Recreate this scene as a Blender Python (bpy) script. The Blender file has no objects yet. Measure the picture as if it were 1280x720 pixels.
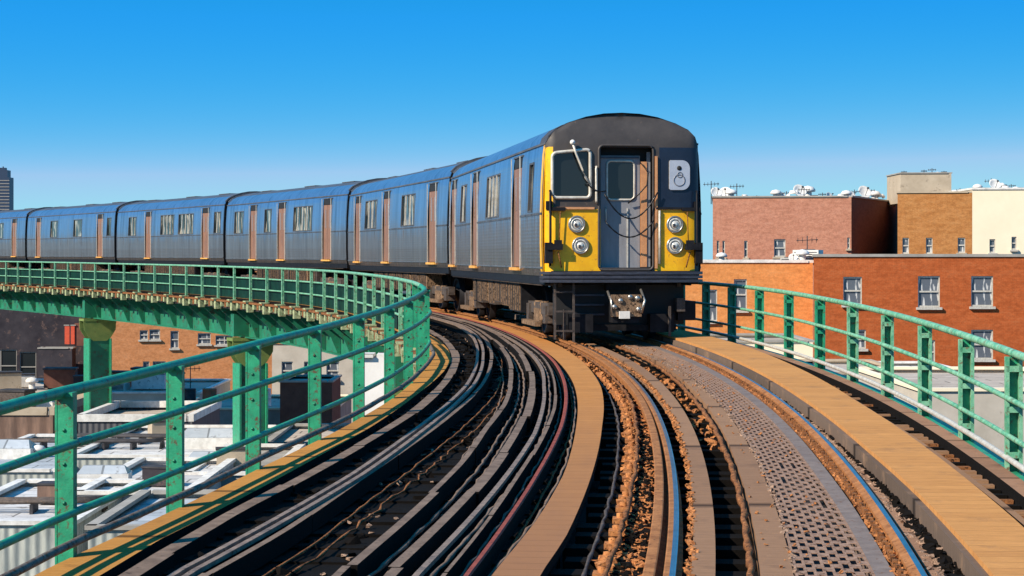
import bpy, math, random
import numpy as np
from mathutils import Vector, Matrix
random.seed(7)
SC = bpy.context.scene
COL = SC.collection
R_ = math.radians

# ------------------------------------------------------------------ camera, sky, sun, exposure
F_PX = 2509.4
CAM_Z = 10.45
cam_d = bpy.data.cameras.new('camera')
cam = bpy.data.objects.new('camera', cam_d)
COL.objects.link(cam)
cam.location = (0, 0, CAM_Z)
cam.rotation_euler = (R_(90), 0, 0)
cam_d.sensor_width = 36
cam_d.lens = F_PX / 1280 * 36
cam_d.shift_y = -40 / 1280
cam_d.clip_start = 0.2
cam_d.clip_end = 6000
SC.camera = cam

SUN_EL, SUN_AZ = 36.0, 234.0        # azimuth clockwise from +Y (view direction): the sun stands behind the camera, to the left
w = bpy.data.worlds.new('World')
SC.world = w
w.use_nodes = True
nt = w.node_tree
bg = nt.nodes['Background']
sky = nt.nodes.new('ShaderNodeTexSky')
sky.sky_type = 'NISHITA'
sky.sun_disc = False
sky.sun_elevation = R_(SUN_EL)
sky.sun_rotation = R_(SUN_AZ)
sky.air_density = 1.0
sky.dust_density = 0.4
sky.ozone_density = 2.0
tc = nt.nodes.new('ShaderNodeTexCoord')
mp = nt.nodes.new('ShaderNodeMapping')
mp.inputs['Scale'].default_value = (1, 1, 4.5)
nt.links.new(tc.outputs['Generated'], mp.inputs['Vector'])
nt.links.new(mp.outputs['Vector'], sky.inputs['Vector'])
# tone curve per channel: the photograph's deep azure (polarised) sky
sp_ = nt.nodes.new('ShaderNodeSeparateColor'); nt.links.new(sky.outputs['Color'], sp_.inputs['Color'])
cb_ = nt.nodes.new('ShaderNodeCombineColor')
for i_, (gain, pw, mxv) in enumerate(((12.9, 2.9, .225), (.70, .605, .46), (2.05, 1.0, .58))):
    a_ = nt.nodes.new('ShaderNodeMath'); a_.operation = 'MULTIPLY'; a_.inputs[1].default_value = .1
    b_ = nt.nodes.new('ShaderNodeMath'); b_.operation = 'POWER'; b_.inputs[1].default_value = pw
    c_ = nt.nodes.new('ShaderNodeMath'); c_.operation = 'MULTIPLY'; c_.inputs[1].default_value = gain
    d_ = nt.nodes.new('ShaderNodeMath'); d_.operation = 'MINIMUM'; d_.inputs[1].default_value = mxv
    e_ = nt.nodes.new('ShaderNodeMath'); e_.operation = 'MULTIPLY'; e_.inputs[1].default_value = 10
    nt.links.new(sp_.outputs[i_], a_.inputs[0])
    for p_, q_ in ((a_, b_), (b_, c_), (c_, d_), (d_, e_)): nt.links.new(p_.outputs[0], q_.inputs[0])
    nt.links.new(e_.outputs[0], cb_.inputs[i_])
nt.links.new(cb_.outputs['Color'], bg.inputs['Color'])
bg.inputs['Strength'].default_value = 0.10

sd = bpy.data.lights.new('sun', 'SUN')
sd.energy = 4.8
sd.angle = R_(0.5)
sd.color = (1.0, 0.88, 0.72)
sun = bpy.data.objects.new('sun', sd)
COL.objects.link(sun)
sv = Vector((math.sin(R_(SUN_AZ)) * math.cos(R_(SUN_EL)), math.cos(R_(SUN_AZ)) * math.cos(R_(SUN_EL)), math.sin(R_(SUN_EL))))
sun.rotation_euler = sv.to_track_quat('Z', 'Y').to_euler()
sun.location = (-30, -20, 60)
SC.view_settings.view_transform = 'Standard'
SC.view_settings.look = 'None'
SC.view_settings.exposure = 0.6
SC.view_settings.gamma = 1.0
SC.render.film_transparent = False
SC.cycles.max_bounces = 6

# ------------------------------------------------------------------ line of the railway (plan and height)
S = np.arange(-20, 170, .25)
SK = [0, 10, 20, 30, 42, 56, 72, 90, 110]
TK = [6.13, 1.54, -4.18, -7.83, -10.92, -20.73, -26.04, -28.04, -30.05]
TH = np.radians(np.interp(S, SK, TK))
k_ = np.ones(13) / 13
TH = np.convolve(np.pad(TH, 6, mode='edge'), k_, mode='valid')
PX = np.cumsum(np.sin(TH) * .25)
PY = np.cumsum(np.cos(TH) * .25)
PX += 1.575 - PX[80]
PY += 11.1 - PY[80]
_D = np.arange(-20, 200, .5)
_Rr = np.interp(_D, [-20, 0, 11.1, 22, 32.5, 60, 95, 130], [2.2, 2.08, 1.88, 1.62, 1.445, 1.376, 1.263, 1.197])
_Rr = np.convolve(np.pad(_Rr, 8, mode='edge'), np.ones(17) / 17, mode='valid')
def zrail(D): return CAM_Z - float(np.interp(D, _D, _Rr))
def pt(s, o, h=0.0):
    x = float(np.interp(s, S, PX)); y = float(np.interp(s, S, PY)); t = float(np.interp(s, S, TH))
    return Vector((x + o * math.cos(t), y - o * math.sin(t), zrail(y) + h))
def th(s): return float(np.interp(s, S, TH))
def K(*kn):
    a = [k[0] for k in kn]; b = [k[1] for k in kn]
    return lambda s: float(np.interp(s, a, b))
def C_(v): return lambda s: v
def plus(fn, d): return lambda s: fn(s) + d
EDGE = K((1.2, -4.62), (3.5, -4.46), (6.3, -4.26), (9, -4.0), (12.5, -3.72), (16, -3.5), (19.2, -3.32), (22, -3.3))

# ------------------------------------------------------------------ materials
MAT = {}
class NT:
    def __init__(s, name):
        s.m = bpy.data.materials.new(name); s.m.use_nodes = True
        s.t = s.m.node_tree; s.b = s.t.nodes['Principled BSDF']
    def n(s, ty, **kw):
        x = s.t.nodes.new(ty)
        for k, v in kw.items():
            if k.startswith('i_'):
                x.inputs[k[2:].replace('_', ' ')].default_value = v
            else: setattr(x, k, v)
        return x
    def l(s, a, b): s.t.links.new(a, b)
def ramp(T, fac, stops):
    r = T.n('ShaderNodeValToRGB'); e = r.color_ramp.elements
    while len(e) < len(stops): e.new(0.5)
    for i, (p, c) in enumerate(stops):
        e[i].position = p; e[i].color = (*c, 1) if len(c) == 3 else c
    T.l(fac, r.inputs['Fac']); return r.outputs['Color']
def mixc(T, fac, a, b, mode='MIX'):
    m = T.n('ShaderNodeMix', data_type='RGBA', blend_type=mode)
    if isinstance(fac, (int, float)): m.inputs[0].default_value = fac
    else: T.l(fac, m.inputs[0])
    for i, v in ((6, a), (7, b)):
        if isinstance(v, tuple): m.inputs[i].default_value = (*v, 1)
        else: T.l(v, m.inputs[i])
    return m.outputs[2]
def noise(T, scale, detail=5, rough=.6, vec=None, coord='Object', stretch=None):
    n = T.n('ShaderNodeTexNoise'); n.inputs['Scale'].default_value = scale
    n.inputs['Detail'].default_value = detail; n.inputs['Roughness'].default_value = rough
    if vec is None:
        vec = T.n('ShaderNodeTexCoord').outputs[coord]
    if stretch:
        mpp = T.n('ShaderNodeMapping'); mpp.inputs['Scale'].default_value = stretch
        T.l(vec, mpp.inputs['Vector']); vec = mpp.outputs['Vector']
    T.l(vec, n.inputs['Vector'])
    return n.outputs['Fac']
def bump(T, h, strength=.3, dist=.02):
    b = T.n('ShaderNodeBump'); b.inputs['Strength'].default_value = strength; b.inputs['Distance'].default_value = dist
    T.l(h, b.inputs['Height']); T.l(b.outputs['Normal'], T.b.inputs['Normal'])
def weathered(name, base, dark, rust=None, rust_amt=.62, rough=.6, metal=0., sc=6., stretch=None, bmp=.25, seams=0.):
    """painted or bare surface: two tones of its colour, spots of rust or dirt, fine bump"""
    T = NT(name)
    n1 = noise(T, sc, 6, .65, stretch=stretch)
    c = ramp(T, n1, [(.3, dark), (.65, base)])
    if rust:
        n2 = noise(T, sc * 2.3, 8, .75, stretch=stretch)
        f = ramp(T, n2, [(rust_amt - .03, (0, 0, 0)), (rust_amt + .04, (1, 1, 1))])
        c = mixc(T, f, c, rust)
    if seams:     # lapped roofing felt with tarred joints, patches and old puddle rings
        uv = T.n('ShaderNodeTexCoord').outputs['UV']; b_ = T.n('ShaderNodeTexBrick'); T.l(uv, b_.inputs['Vector'])
        b_.inputs['Scale'].default_value = 1; b_.inputs['Brick Width'].default_value = seams * 3.3; b_.inputs['Row Height'].default_value = seams; b_.inputs['Mortar Size'].default_value = .035
        b_.inputs['Color1'].default_value = (1, 1, 1, 1); b_.inputs['Color2'].default_value = (.78, .77, .76, 1); b_.inputs['Mortar'].default_value = (.30, .29, .28, 1)
        c = mixc(T, 1.0, c, b_.outputs['Color'], 'MULTIPLY')
        nr = noise(T, .45, 3, .5, vec=uv); c = mixc(T, ramp(T, nr, [(.47, (0, 0, 0)), (.5, (.5, .5, .5)), (.53, (.12, .12, .12)), (.6, (.25, .25, .25))]), c, dark)
    T.l(c, T.b.inputs['Base Color'])
    T.b.inputs['Roughness'].default_value = rough; T.b.inputs['Metallic'].default_value = metal
    if rough > .59: T.b.inputs['Specular IOR Level'].default_value = .12
    bump(T, noise(T, sc * 9, 4, .6), bmp, .01)
    MAT[name] = T.m; return T.m
def plain(name, c, rough=.6, metal=0.):
    T = NT(name); T.b.inputs['Base Color'].default_value = (*c, 1)
    n = noise(T, 9, 5, .6); cc = ramp(T, n, [(.25, tuple(v * .72 for v in c)), (.7, c)]); T.l(cc, T.b.inputs['Base Color'])
    T.b.inputs['Roughness'].default_value = rough; T.b.inputs['Metallic'].default_value = metal
    MAT[name] = T.m; return T.m
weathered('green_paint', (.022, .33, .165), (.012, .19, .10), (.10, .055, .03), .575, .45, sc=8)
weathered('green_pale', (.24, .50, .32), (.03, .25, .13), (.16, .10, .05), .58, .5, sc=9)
weathered('green_girder', (.012, .20, .105), (.008, .11, .06), (.05, .045, .025), .58, .55, sc=1.6)
weathered('bracket_paint', (.50, .52, .30), (.10, .20, .10), (.16, .08, .04), .56, .6, sc=9)
weathered('column_olive', (.22, .27, .08), (.10, .18, .06), (.12, .07, .03), .62, .6, sc=2)
weathered('grey_pipe', (.22, .19, .16), (.10, .08, .07), (.12, .05, .02), .55, .6, .2, sc=12)
weathered('rail_web', (.44, .19, .07), (.22, .085, .03), (.06, .03, .015), .6, .75, .2, sc=9)
weathered('rail_worn', (.31, .22, .165), (.13, .10, .085), (.05, .03, .02), .6, .62, .2, sc=8)
weathered('green_dark', (.004, .036, .024), (.002, .015, .011), (.05, .06, .03), .64, .6, sc=3)
weathered('rust', (.36, .15, .055), (.12, .045, .02), (.03, .018, .012), .55, .85, .1, sc=14, bmp=.6)
weathered('red_rust', (.30, .075, .05), (.16, .04, .03), (.05, .02, .015), .6, .7, .0, sc=10)
weathered('creosote', (.007, .005, .004), (.003, .0025, .002), (.05, .028, .016), .73, .95, sc=12, bmp=.6)
weathered('guard_grey', (.22, .155, .115), (.11, .075, .055), (.035, .025, .02), .62, .75, sc=5, bmp=.5)
weathered('dark_steel', (.022, .022, .026), (.010, .010, .012), (.07, .045, .03), .68, .6, .3, sc=7)
weathered('under_tan', (.34, .215, .13), (.13, .085, .055), (.02, .015, .012), .53, .8, .1, sc=9, stretch=(1, 2, .8), bmp=.5)
weathered('under_grey', (.12, .10, .09), (.05, .04, .036), (.22, .14, .09), .6, .7, .3, sc=8, bmp=.5)
weathered('grating_mat', (.38, .235, .16), (.22, .13, .085), (.09, .04, .02), .56, .7, .1, sc=14)
weathered('grey_strip', (.24, .185, .155), (.16, .12, .10), (.16, .08, .04), .60, .65, .1, sc=7)
weathered('rust_chip', (.55, .23, .08), (.20, .07, .03), (.03, .015, .01), .58, .9, 0, sc=30)
weathered('stone_chip', (.42, .28, .20), (.15, .09, .06), (.02, .015, .012), .55, .9, 0, sc=30)
weathered('yellow_paint', (.86, .46, .003), (.72, .34, .003), (.26, .12, .03), .63, .42, sc=5, bmp=.08)
weathered('black_hood', (.060, .050, .045), (.034, .028, .026), (.13, .09, .065), .64, .55, .0, sc=2.5, bmp=.1)
weathered('navy_panel', (.012, .020, .042), (.008, .012, .026), None, .7, .35, sc=4, bmp=.05)
weathered('door_front', (.25, .25, .265), (.19, .19, .205), (.22, .18, .15), .64, .5, .0, sc=4, stretch=(3, 3, .6), bmp=.1)
weathered('sunlit_jamb_tan', (.62, .30, .13), (.42, .19, .09), (.12, .06, .04), .66, .55, .0, sc=7)  # warm sunlight on the recess jamb, put into its colour
weathered('door_bronze', (.30, .155, .095), (.19, .095, .06), (.10, .055, .035), .60, .5, .1, sc=4, stretch=(3, 3, .5), bmp=.1)
weathered('orange_sill', (.80, .42, .10), (.5, .22, .06), (.12, .06, .03), .62, .6, sc=12)
weathered('white_trim', (.66, .62, .54), (.42, .38, .32), (.2, .14, .1), .7, .45, .2, sc=12)
weathered('bumper', (.075, .078, .10), (.035, .036, .048), (.16, .13, .11), .68, .45, .5, sc=6, stretch=(1, 1, 5))
weathered('lamp_glass', (.92, .86, .74), (.40, .36, .30), None, .7, .15, .25, sc=22)
weathered('sign_grey', (.40, .44, .52), (.32, .36, .44), None, .7, .3, sc=5, bmp=.03)
weathered('sign_ring', (.20, .21, .24), (.14, .15, .18), None, .7, .4, sc=5)
weathered('white_paint', (.84, .82, .80), (.70, .68, .66), (.35, .33, .3), .72, .8, sc=1.5, bmp=.1)
weathered('roof_dark', (.16, .155, .16), (.08, .075, .08), (.25, .19, .15), .66, .55, .5, sc=3, stretch=(1, .3, 1))
weathered('white_roof', (.74, .73, .72), (.46, .45, .45), (.22, .20, .18), .60, .8, sc=1.3, bmp=.1, seams=.95)
weathered('pale_blue_roof', (.50, .54, .58), (.34, .38, .42), (.2, .2, .2), .60, .7, sc=.9, bmp=.1, seams=1.1)
weathered('beige_roof', (.58, .50, .42), (.42, .35, .29), (.2, .16, .13), .62, .85, sc=.8, bmp=.1, seams=1.0)
weathered('cream_wall', (.84, .74, .55), (.78, .68, .50), (.45, .34, .22), .72, .85, sc=.7, bmp=.1)
weathered('plaster_wall', (.52, .47, .40), (.40, .36, .30), (.24, .2, .16), .66, .85, sc=.9, bmp=.15)
weathered('concrete', (.36, .34, .31), (.25, .235, .21), (.14, .13, .12), .66, .85, sc=1.2, bmp=.2)
weathered('tan_block', (.48, .40, .30), (.36, .29, .21), (.18, .14, .11), .62, .85, sc=.9, bmp=.2)
weathered('roof_white_unit', (.78, .76, .72), (.5, .48, .45), (.25, .2, .17), .66, .6, sc=3)
weathered('roof_dark_unit', (.07, .065, .07), (.03, .03, .032), (.2, .15, .12), .66, .6, sc=3)
weathered('dark_facade', (.055, .048, .055), (.025, .022, .028), (.12, .08, .07), .60, .6, sc=.8)
weathered('maroon_facade', (.17, .075, .055), (.10, .045, .035), (.05, .03, .025), .66, .8, sc=1.5)
plain('red_banner', (.62, .08, .03), .6)
plain('tower_glass', (.035, .06, .11), .45, .3)
plain('tar', (.06, .058, .056), .9)
plain('black_rubber', (.012, .012, .013), .7)
plain('black_chain', (.012, .012, .014), .4, .5)
plain('coupler_steel', (.45, .42, .38), .35, .8)
plain('leaf', (.06, .12, .03), .8)
plain('terracotta', (.45, .13, .06), .8)

def corrugated(name, base, dark, pitch=.25):
    T = NT(name); uv = T.n('ShaderNodeTexCoord').outputs['UV']
    sx = T.n('ShaderNodeSeparateXYZ'); T.l(uv, sx.inputs[0])
    m = T.n('ShaderNodeMath', operation='MULTIPLY'); T.l(sx.outputs[0], m.inputs[0]); m.inputs[1].default_value = 2 * math.pi / pitch
    si = T.n('ShaderNodeMath', operation='SINE'); T.l(m.outputs[0], si.inputs[0])
    st = noise(T, 1.2, 6, .7, vec=uv, stretch=(3, .5, 1))
    c = ramp(T, st, [(.35, dark), (.65, base)]); T.l(c, T.b.inputs['Base Color'])
    T.b.inputs['Roughness'].default_value = .65
    bump(T, si.outputs[0], .5, .035); MAT[name] = T.m
corrugated('corrugated_pale', (.42, .44, .40), (.22, .24, .23))
corrugated('corrugated_dark', (.10, .10, .11), (.05, .05, .055))
corrugated('board_brown', (.22, .13, .09), (.10, .06, .045), .6)

def rail_steel():
    T = NT('rail_head'); T.b.inputs['Metallic'].default_value = 1
    n = noise(T, 3, 6, .7); c = ramp(T, n, [(.3, (.42, .36, .32)), (.55, (.58, .54, .52)), (.8, (.66, .64, .63))])
    T.l(c, T.b.inputs['Base Color']); T.b.inputs['Roughness'].default_value = .30
    MAT['rail_head'] = T.m
rail_steel()

def stainless(name, hi, lo, rough, streak=True, flute=.0, two=None):
    T = NT(name); T.b.inputs['Metallic'].default_value = .88
    a = noise(T, 1.6, 7, .7, stretch=(1, 2.2, .22)); b = noise(T, .5, 3, .5)
    c = ramp(T, a, [(.28, lo), (.62, hi)])
    c = mixc(T, ramp(T, b, [(.35, (0, 0, 0)), (.7, (.45, .45, .45))]), c, tuple(v * .8 for v in hi))
    # rust-coloured runs
    r = noise(T, 2.4, 8, .8, stretch=(1, 3.2, .10)); f = ramp(T, r, [(.52, (0, 0, 0)), (.68, (.7, .7, .7))])
    if streak: c = mixc(T, f, c, (.42, .28, .19) if flute else (.26, .36, .44))
    wd_ = noise(T, .9, 5, .7, stretch=(1, 2.4, .05)); c = mixc(T, ramp(T, wd_, [(.34, (.62, .62, .62)), (.5, (0, 0, 0))]), c, tuple(v * .42 for v in lo))
    if two:  # reflections as colour: sky blue above the belt, ground brown below
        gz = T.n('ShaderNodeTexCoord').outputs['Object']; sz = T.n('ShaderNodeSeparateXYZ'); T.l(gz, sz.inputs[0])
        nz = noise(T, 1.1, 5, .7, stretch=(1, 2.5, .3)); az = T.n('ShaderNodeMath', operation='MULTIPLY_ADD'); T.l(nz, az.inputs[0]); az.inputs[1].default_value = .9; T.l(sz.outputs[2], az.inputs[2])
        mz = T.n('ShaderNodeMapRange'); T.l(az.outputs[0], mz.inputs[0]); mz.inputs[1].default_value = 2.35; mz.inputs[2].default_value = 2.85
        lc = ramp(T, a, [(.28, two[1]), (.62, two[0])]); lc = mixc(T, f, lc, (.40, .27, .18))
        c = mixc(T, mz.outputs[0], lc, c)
    T.l(c, T.b.inputs['Base Color'])
    rr = T.n('ShaderNodeMapRange'); T.l(a, rr.inputs[0]); rr.inputs[3].default_value = rough * 1.25; rr.inputs[4].default_value = rough * .8
    T.l(rr.outputs[0], T.b.inputs['Roughness'])
    # horizontal fluting of the panels
    g = T.n('ShaderNodeTexCoord').outputs['Object']; sx = T.n('ShaderNodeSeparateXYZ'); T.l(g, sx.inputs[0])
    m = T.n('ShaderNodeMath', operation='MULTIPLY'); T.l(sx.outputs[2], m.inputs[0]); m.inputs[1].default_value = 2 * math.pi / .06
    si = T.n('ShaderNodeMath', operation='SINE'); T.l(m.outputs[0], si.inputs[0])
    ad = T.n('ShaderNodeMath', operation='ADD'); T.l(si.outputs[0], ad.inputs[0]); T.l(noise(T, 1.3, 3, .5), ad.inputs[1])
    bump(T, ad.outputs[0] if flute else noise(T, 1.3, 3, .5), flute or .15, .004); MAT[name] = T.m
stainless('steel_sky_tint', (.31, .48, .66), (.15, .28, .44), .31)  # blue tint is sky reflection painted into the steel
stainless('steel_side_reflect', (.31, .49, .68), (.15, .29, .45), .31, flute=.08, two=((.42, .35, .325), (.22, .18, .17)))
stainless('steel_lower', (.40, .36, .34), (.25, .225, .215), .42, flute=.15)
stainless('steel_roof', (.26, .22, .20), (.12, .10, .09), .5)

def glass_mat(name, tint=(.02, .025, .03), streaks=None):
    T = NT(name)
    if streaks:  # pale streaks paint reflections, blinds and curtains into the glass colour
        uv = T.n('ShaderNodeTexCoord').outputs['UV']
        n = noise(T, 3.2, 3, .5, vec=uv, stretch=(1.6, .25, 1))
        c = ramp(T, n, [(.54, tint), (.58, streaks), (.63, streaks), (.67, tint)])
        T.l(c, T.b.inputs['Base Color'])
    else: T.b.inputs['Base Color'].default_value = (*tint, 1)
    T.b.inputs['Roughness'].default_value = .08
    T.b.inputs['IOR'].default_value = 1.5
    MAT[name] = T.m
glass_mat('cab_glass', (.012, .016, .018))
glass_mat('car_glass', (.02, .026, .022), (.36, .34, .28))
glass_mat('door_pane', (.20, .10, .065))
glass_mat('house_glass', (.10, .115, .14), (.55, .55, .54))

def planks(name, light, dark, pitch=.19, stain=(.10, .05, .03), across=True, grain=22, worn=None):
    """boards laid side by side; UV is in metres (across, along)"""
    T = NT(name); uv = T.n('ShaderNodeTexCoord').outputs['UV']
    sx = T.n('ShaderNodeSeparateXYZ'); T.l(uv, sx.inputs[0]); src = sx.outputs[1 if across else 0]
    d = T.n('ShaderNodeMath', operation='DIVIDE'); T.l(src, d.inputs[0]); d.inputs[1].default_value = pitch
    fl = T.n('ShaderNodeMath', operation='FLOOR'); T.l(d.outputs[0], fl.inputs[0])
    wn = T.n('ShaderNodeTexWhiteNoise', noise_dimensions='1D'); T.l(fl.outputs[0], wn.inputs['W'])
    fr = T.n('ShaderNodeMath', operation='FRACT'); T.l(d.outputs[0], fr.inputs[0])
    c = ramp(T, wn.outputs['Value'], [(0, dark), (1, light)])
    g = noise(T, grain, 6, .7, vec=uv, stretch=(.25, 2, 1) if across else (2, .12, 1))
    c = mixc(T, .55, c, ramp(T, g, [(.3, tuple(v * .55 for v in light)), (.7, tuple(min(1, v * 1.15) for v in light))]))
    st = noise(T, 1.3, 8, .75, vec=uv); f = ramp(T, st, [(.54, (0, 0, 0)), (.72, (.7, .7, .7))])
    c = mixc(T, f, c, stain)
    if worn:      # trodden, greyed boards along the first metres, giving way unevenly to newer ones
        nv = noise(T, .9, 5, .7, vec=uv, stretch=(2, .5, 1))
        a1 = T.n('ShaderNodeMath', operation='MULTIPLY_ADD'); T.l(nv, a1.inputs[0]); a1.inputs[1].default_value = -9; T.l(sx.outputs[1], a1.inputs[2])
        mr = T.n('ShaderNodeMapRange'); T.l(a1.outputs[0], mr.inputs[0]); mr.inputs[1].default_value = -3; mr.inputs[2].default_value = 9; mr.inputs[3].default_value = .8; mr.inputs[4].default_value = 0
        c = mixc(T, mr.outputs[0], c, worn)
    gl_ = .35 if across and pitch < .5 else 0
    gap = ramp(T, fr.outputs[0], [(0.0, (gl_,) * 3), (.035, (1, 1, 1)), (.965, (1, 1, 1)), (1.0, (gl_,) * 3)])
    c = mixc(T, gap, tuple(v * .22 for v in dark), c)
    T.l(c, T.b.inputs['Base Color']); T.b.inputs['Roughness'].default_value = .9; T.b.inputs['Specular IOR Level'].default_value = .12
    ad = T.n('ShaderNodeMath', operation='MULTIPLY'); T.l(gap, ad.inputs[0]); T.l(g, ad.inputs[1])
    bump(T, ad.outputs[0], .6, .012); MAT[name] = T.m
planks('walk_planks', (.58, .275, .09), (.44, .195, .062), .19, stain=(.20, .11, .06))
planks('walk_planks_old', (.30, .155, .085), (.22, .11, .06), .19, stain=(.12, .07, .05))
planks('walk_planks_far', (.52, .23, .07), (.42, .175, .05), .22, stain=(.26, .12, .045), worn=(.25, .125, .07))
planks('curb_planks', (.50, .235, .055), (.30, .14, .04), 2.3, stain=(.07, .035, .02))
planks('tan_planks', (.31, .175, .10), (.21, .115, .068), 3.7, stain=(.10, .06, .045))
planks('brown_planks', (.34, .19, .115), (.20, .105, .06), 1.3, stain=(.05, .03, .02))
planks('fascia_timber', (.17, .12, .09), (.06, .045, .035), 3.3, stain=(.40, .24, .14))

def brick(name, c1, c2, mortar, scale=1.0, blotch=(.6, .6, .6), bscale=.35, amt=.5):
    T = NT(name); uv = T.n('ShaderNodeTexCoord').outputs['UV']
    b = T.n('ShaderNodeTexBrick'); T.l(uv, b.inputs['Vector'])
    b.inputs['Color1'].default_value = (*c1, 1); b.inputs['Color2'].default_value = (*c2, 1); b.inputs['Mortar'].default_value = (*mortar, 1)
    b.inputs['Scale'].default_value = scale; b.inputs['Brick Width'].default_value = .22; b.inputs['Row Height'].default_value = .075
    b.inputs['Mortar Size'].default_value = .007
    n = noise(T, bscale, 8, .75, vec=uv, stretch=(1.0, .6, 1)); f = ramp(T, n, [(.40, (0, 0, 0)), (.70, (amt, amt, amt))])
    c = mixc(T, f, b.outputs['Color'], blotch)
    n3 = noise(T, 1.6, 7, .85, vec=uv, stretch=(.6, 1.6, 1)); c = mixc(T, ramp(T, n3, [(.46, (0, 0, 0)), (.58, (.75, .75, .75))]), c, tuple(v * .62 for v in c2)); c = mixc(T, ramp(T, n3, [(.36, (.4, .4, .4)), (.46, (0, 0, 0))]), c, mortar)
    n2 = noise(T, 5, 5, .8, vec=uv); c = mixc(T, .45, c, ramp(T, n2, [(.35, tuple(v * .6 for v in c1)), (.65, tuple(min(1, v * 1.3) for v in c1))]))
    T.l(c, T.b.inputs['Base Color']); T.b.inputs['Roughness'].default_value = .9; T.b.inputs['Specular IOR Level'].default_value = .15
    bump(T, b.outputs['Fac'], -.3, .01); MAT[name] = T.m
brick('brick_red', (.46, .105, .028), (.34, .075, .02), (.40, .18, .08), blotch=(.30, .07, .025))
brick('brick_orange', (.68, .27, .08), (.60, .22, .065), (.60, .34, .16), blotch=(.56, .20, .07), amt=.4)
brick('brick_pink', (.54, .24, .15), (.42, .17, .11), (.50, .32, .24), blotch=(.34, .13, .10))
brick('brick_tan', (.46, .19, .055), (.34, .13, .04), (.46, .28, .14), blotch=(.52, .30, .12))
brick('brick_pink_shaded', (.16, .055, .035), (.10, .04, .028), (.12, .07, .05), blotch=(.06, .03, .022))  # side wall of the pink building: its shade put into a darker brick
brick('brick_street', (.60, .25, .10), (.50, .19, .07), (.5, .3, .18), blotch=(.42, .20, .10), amt=.6)

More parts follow.
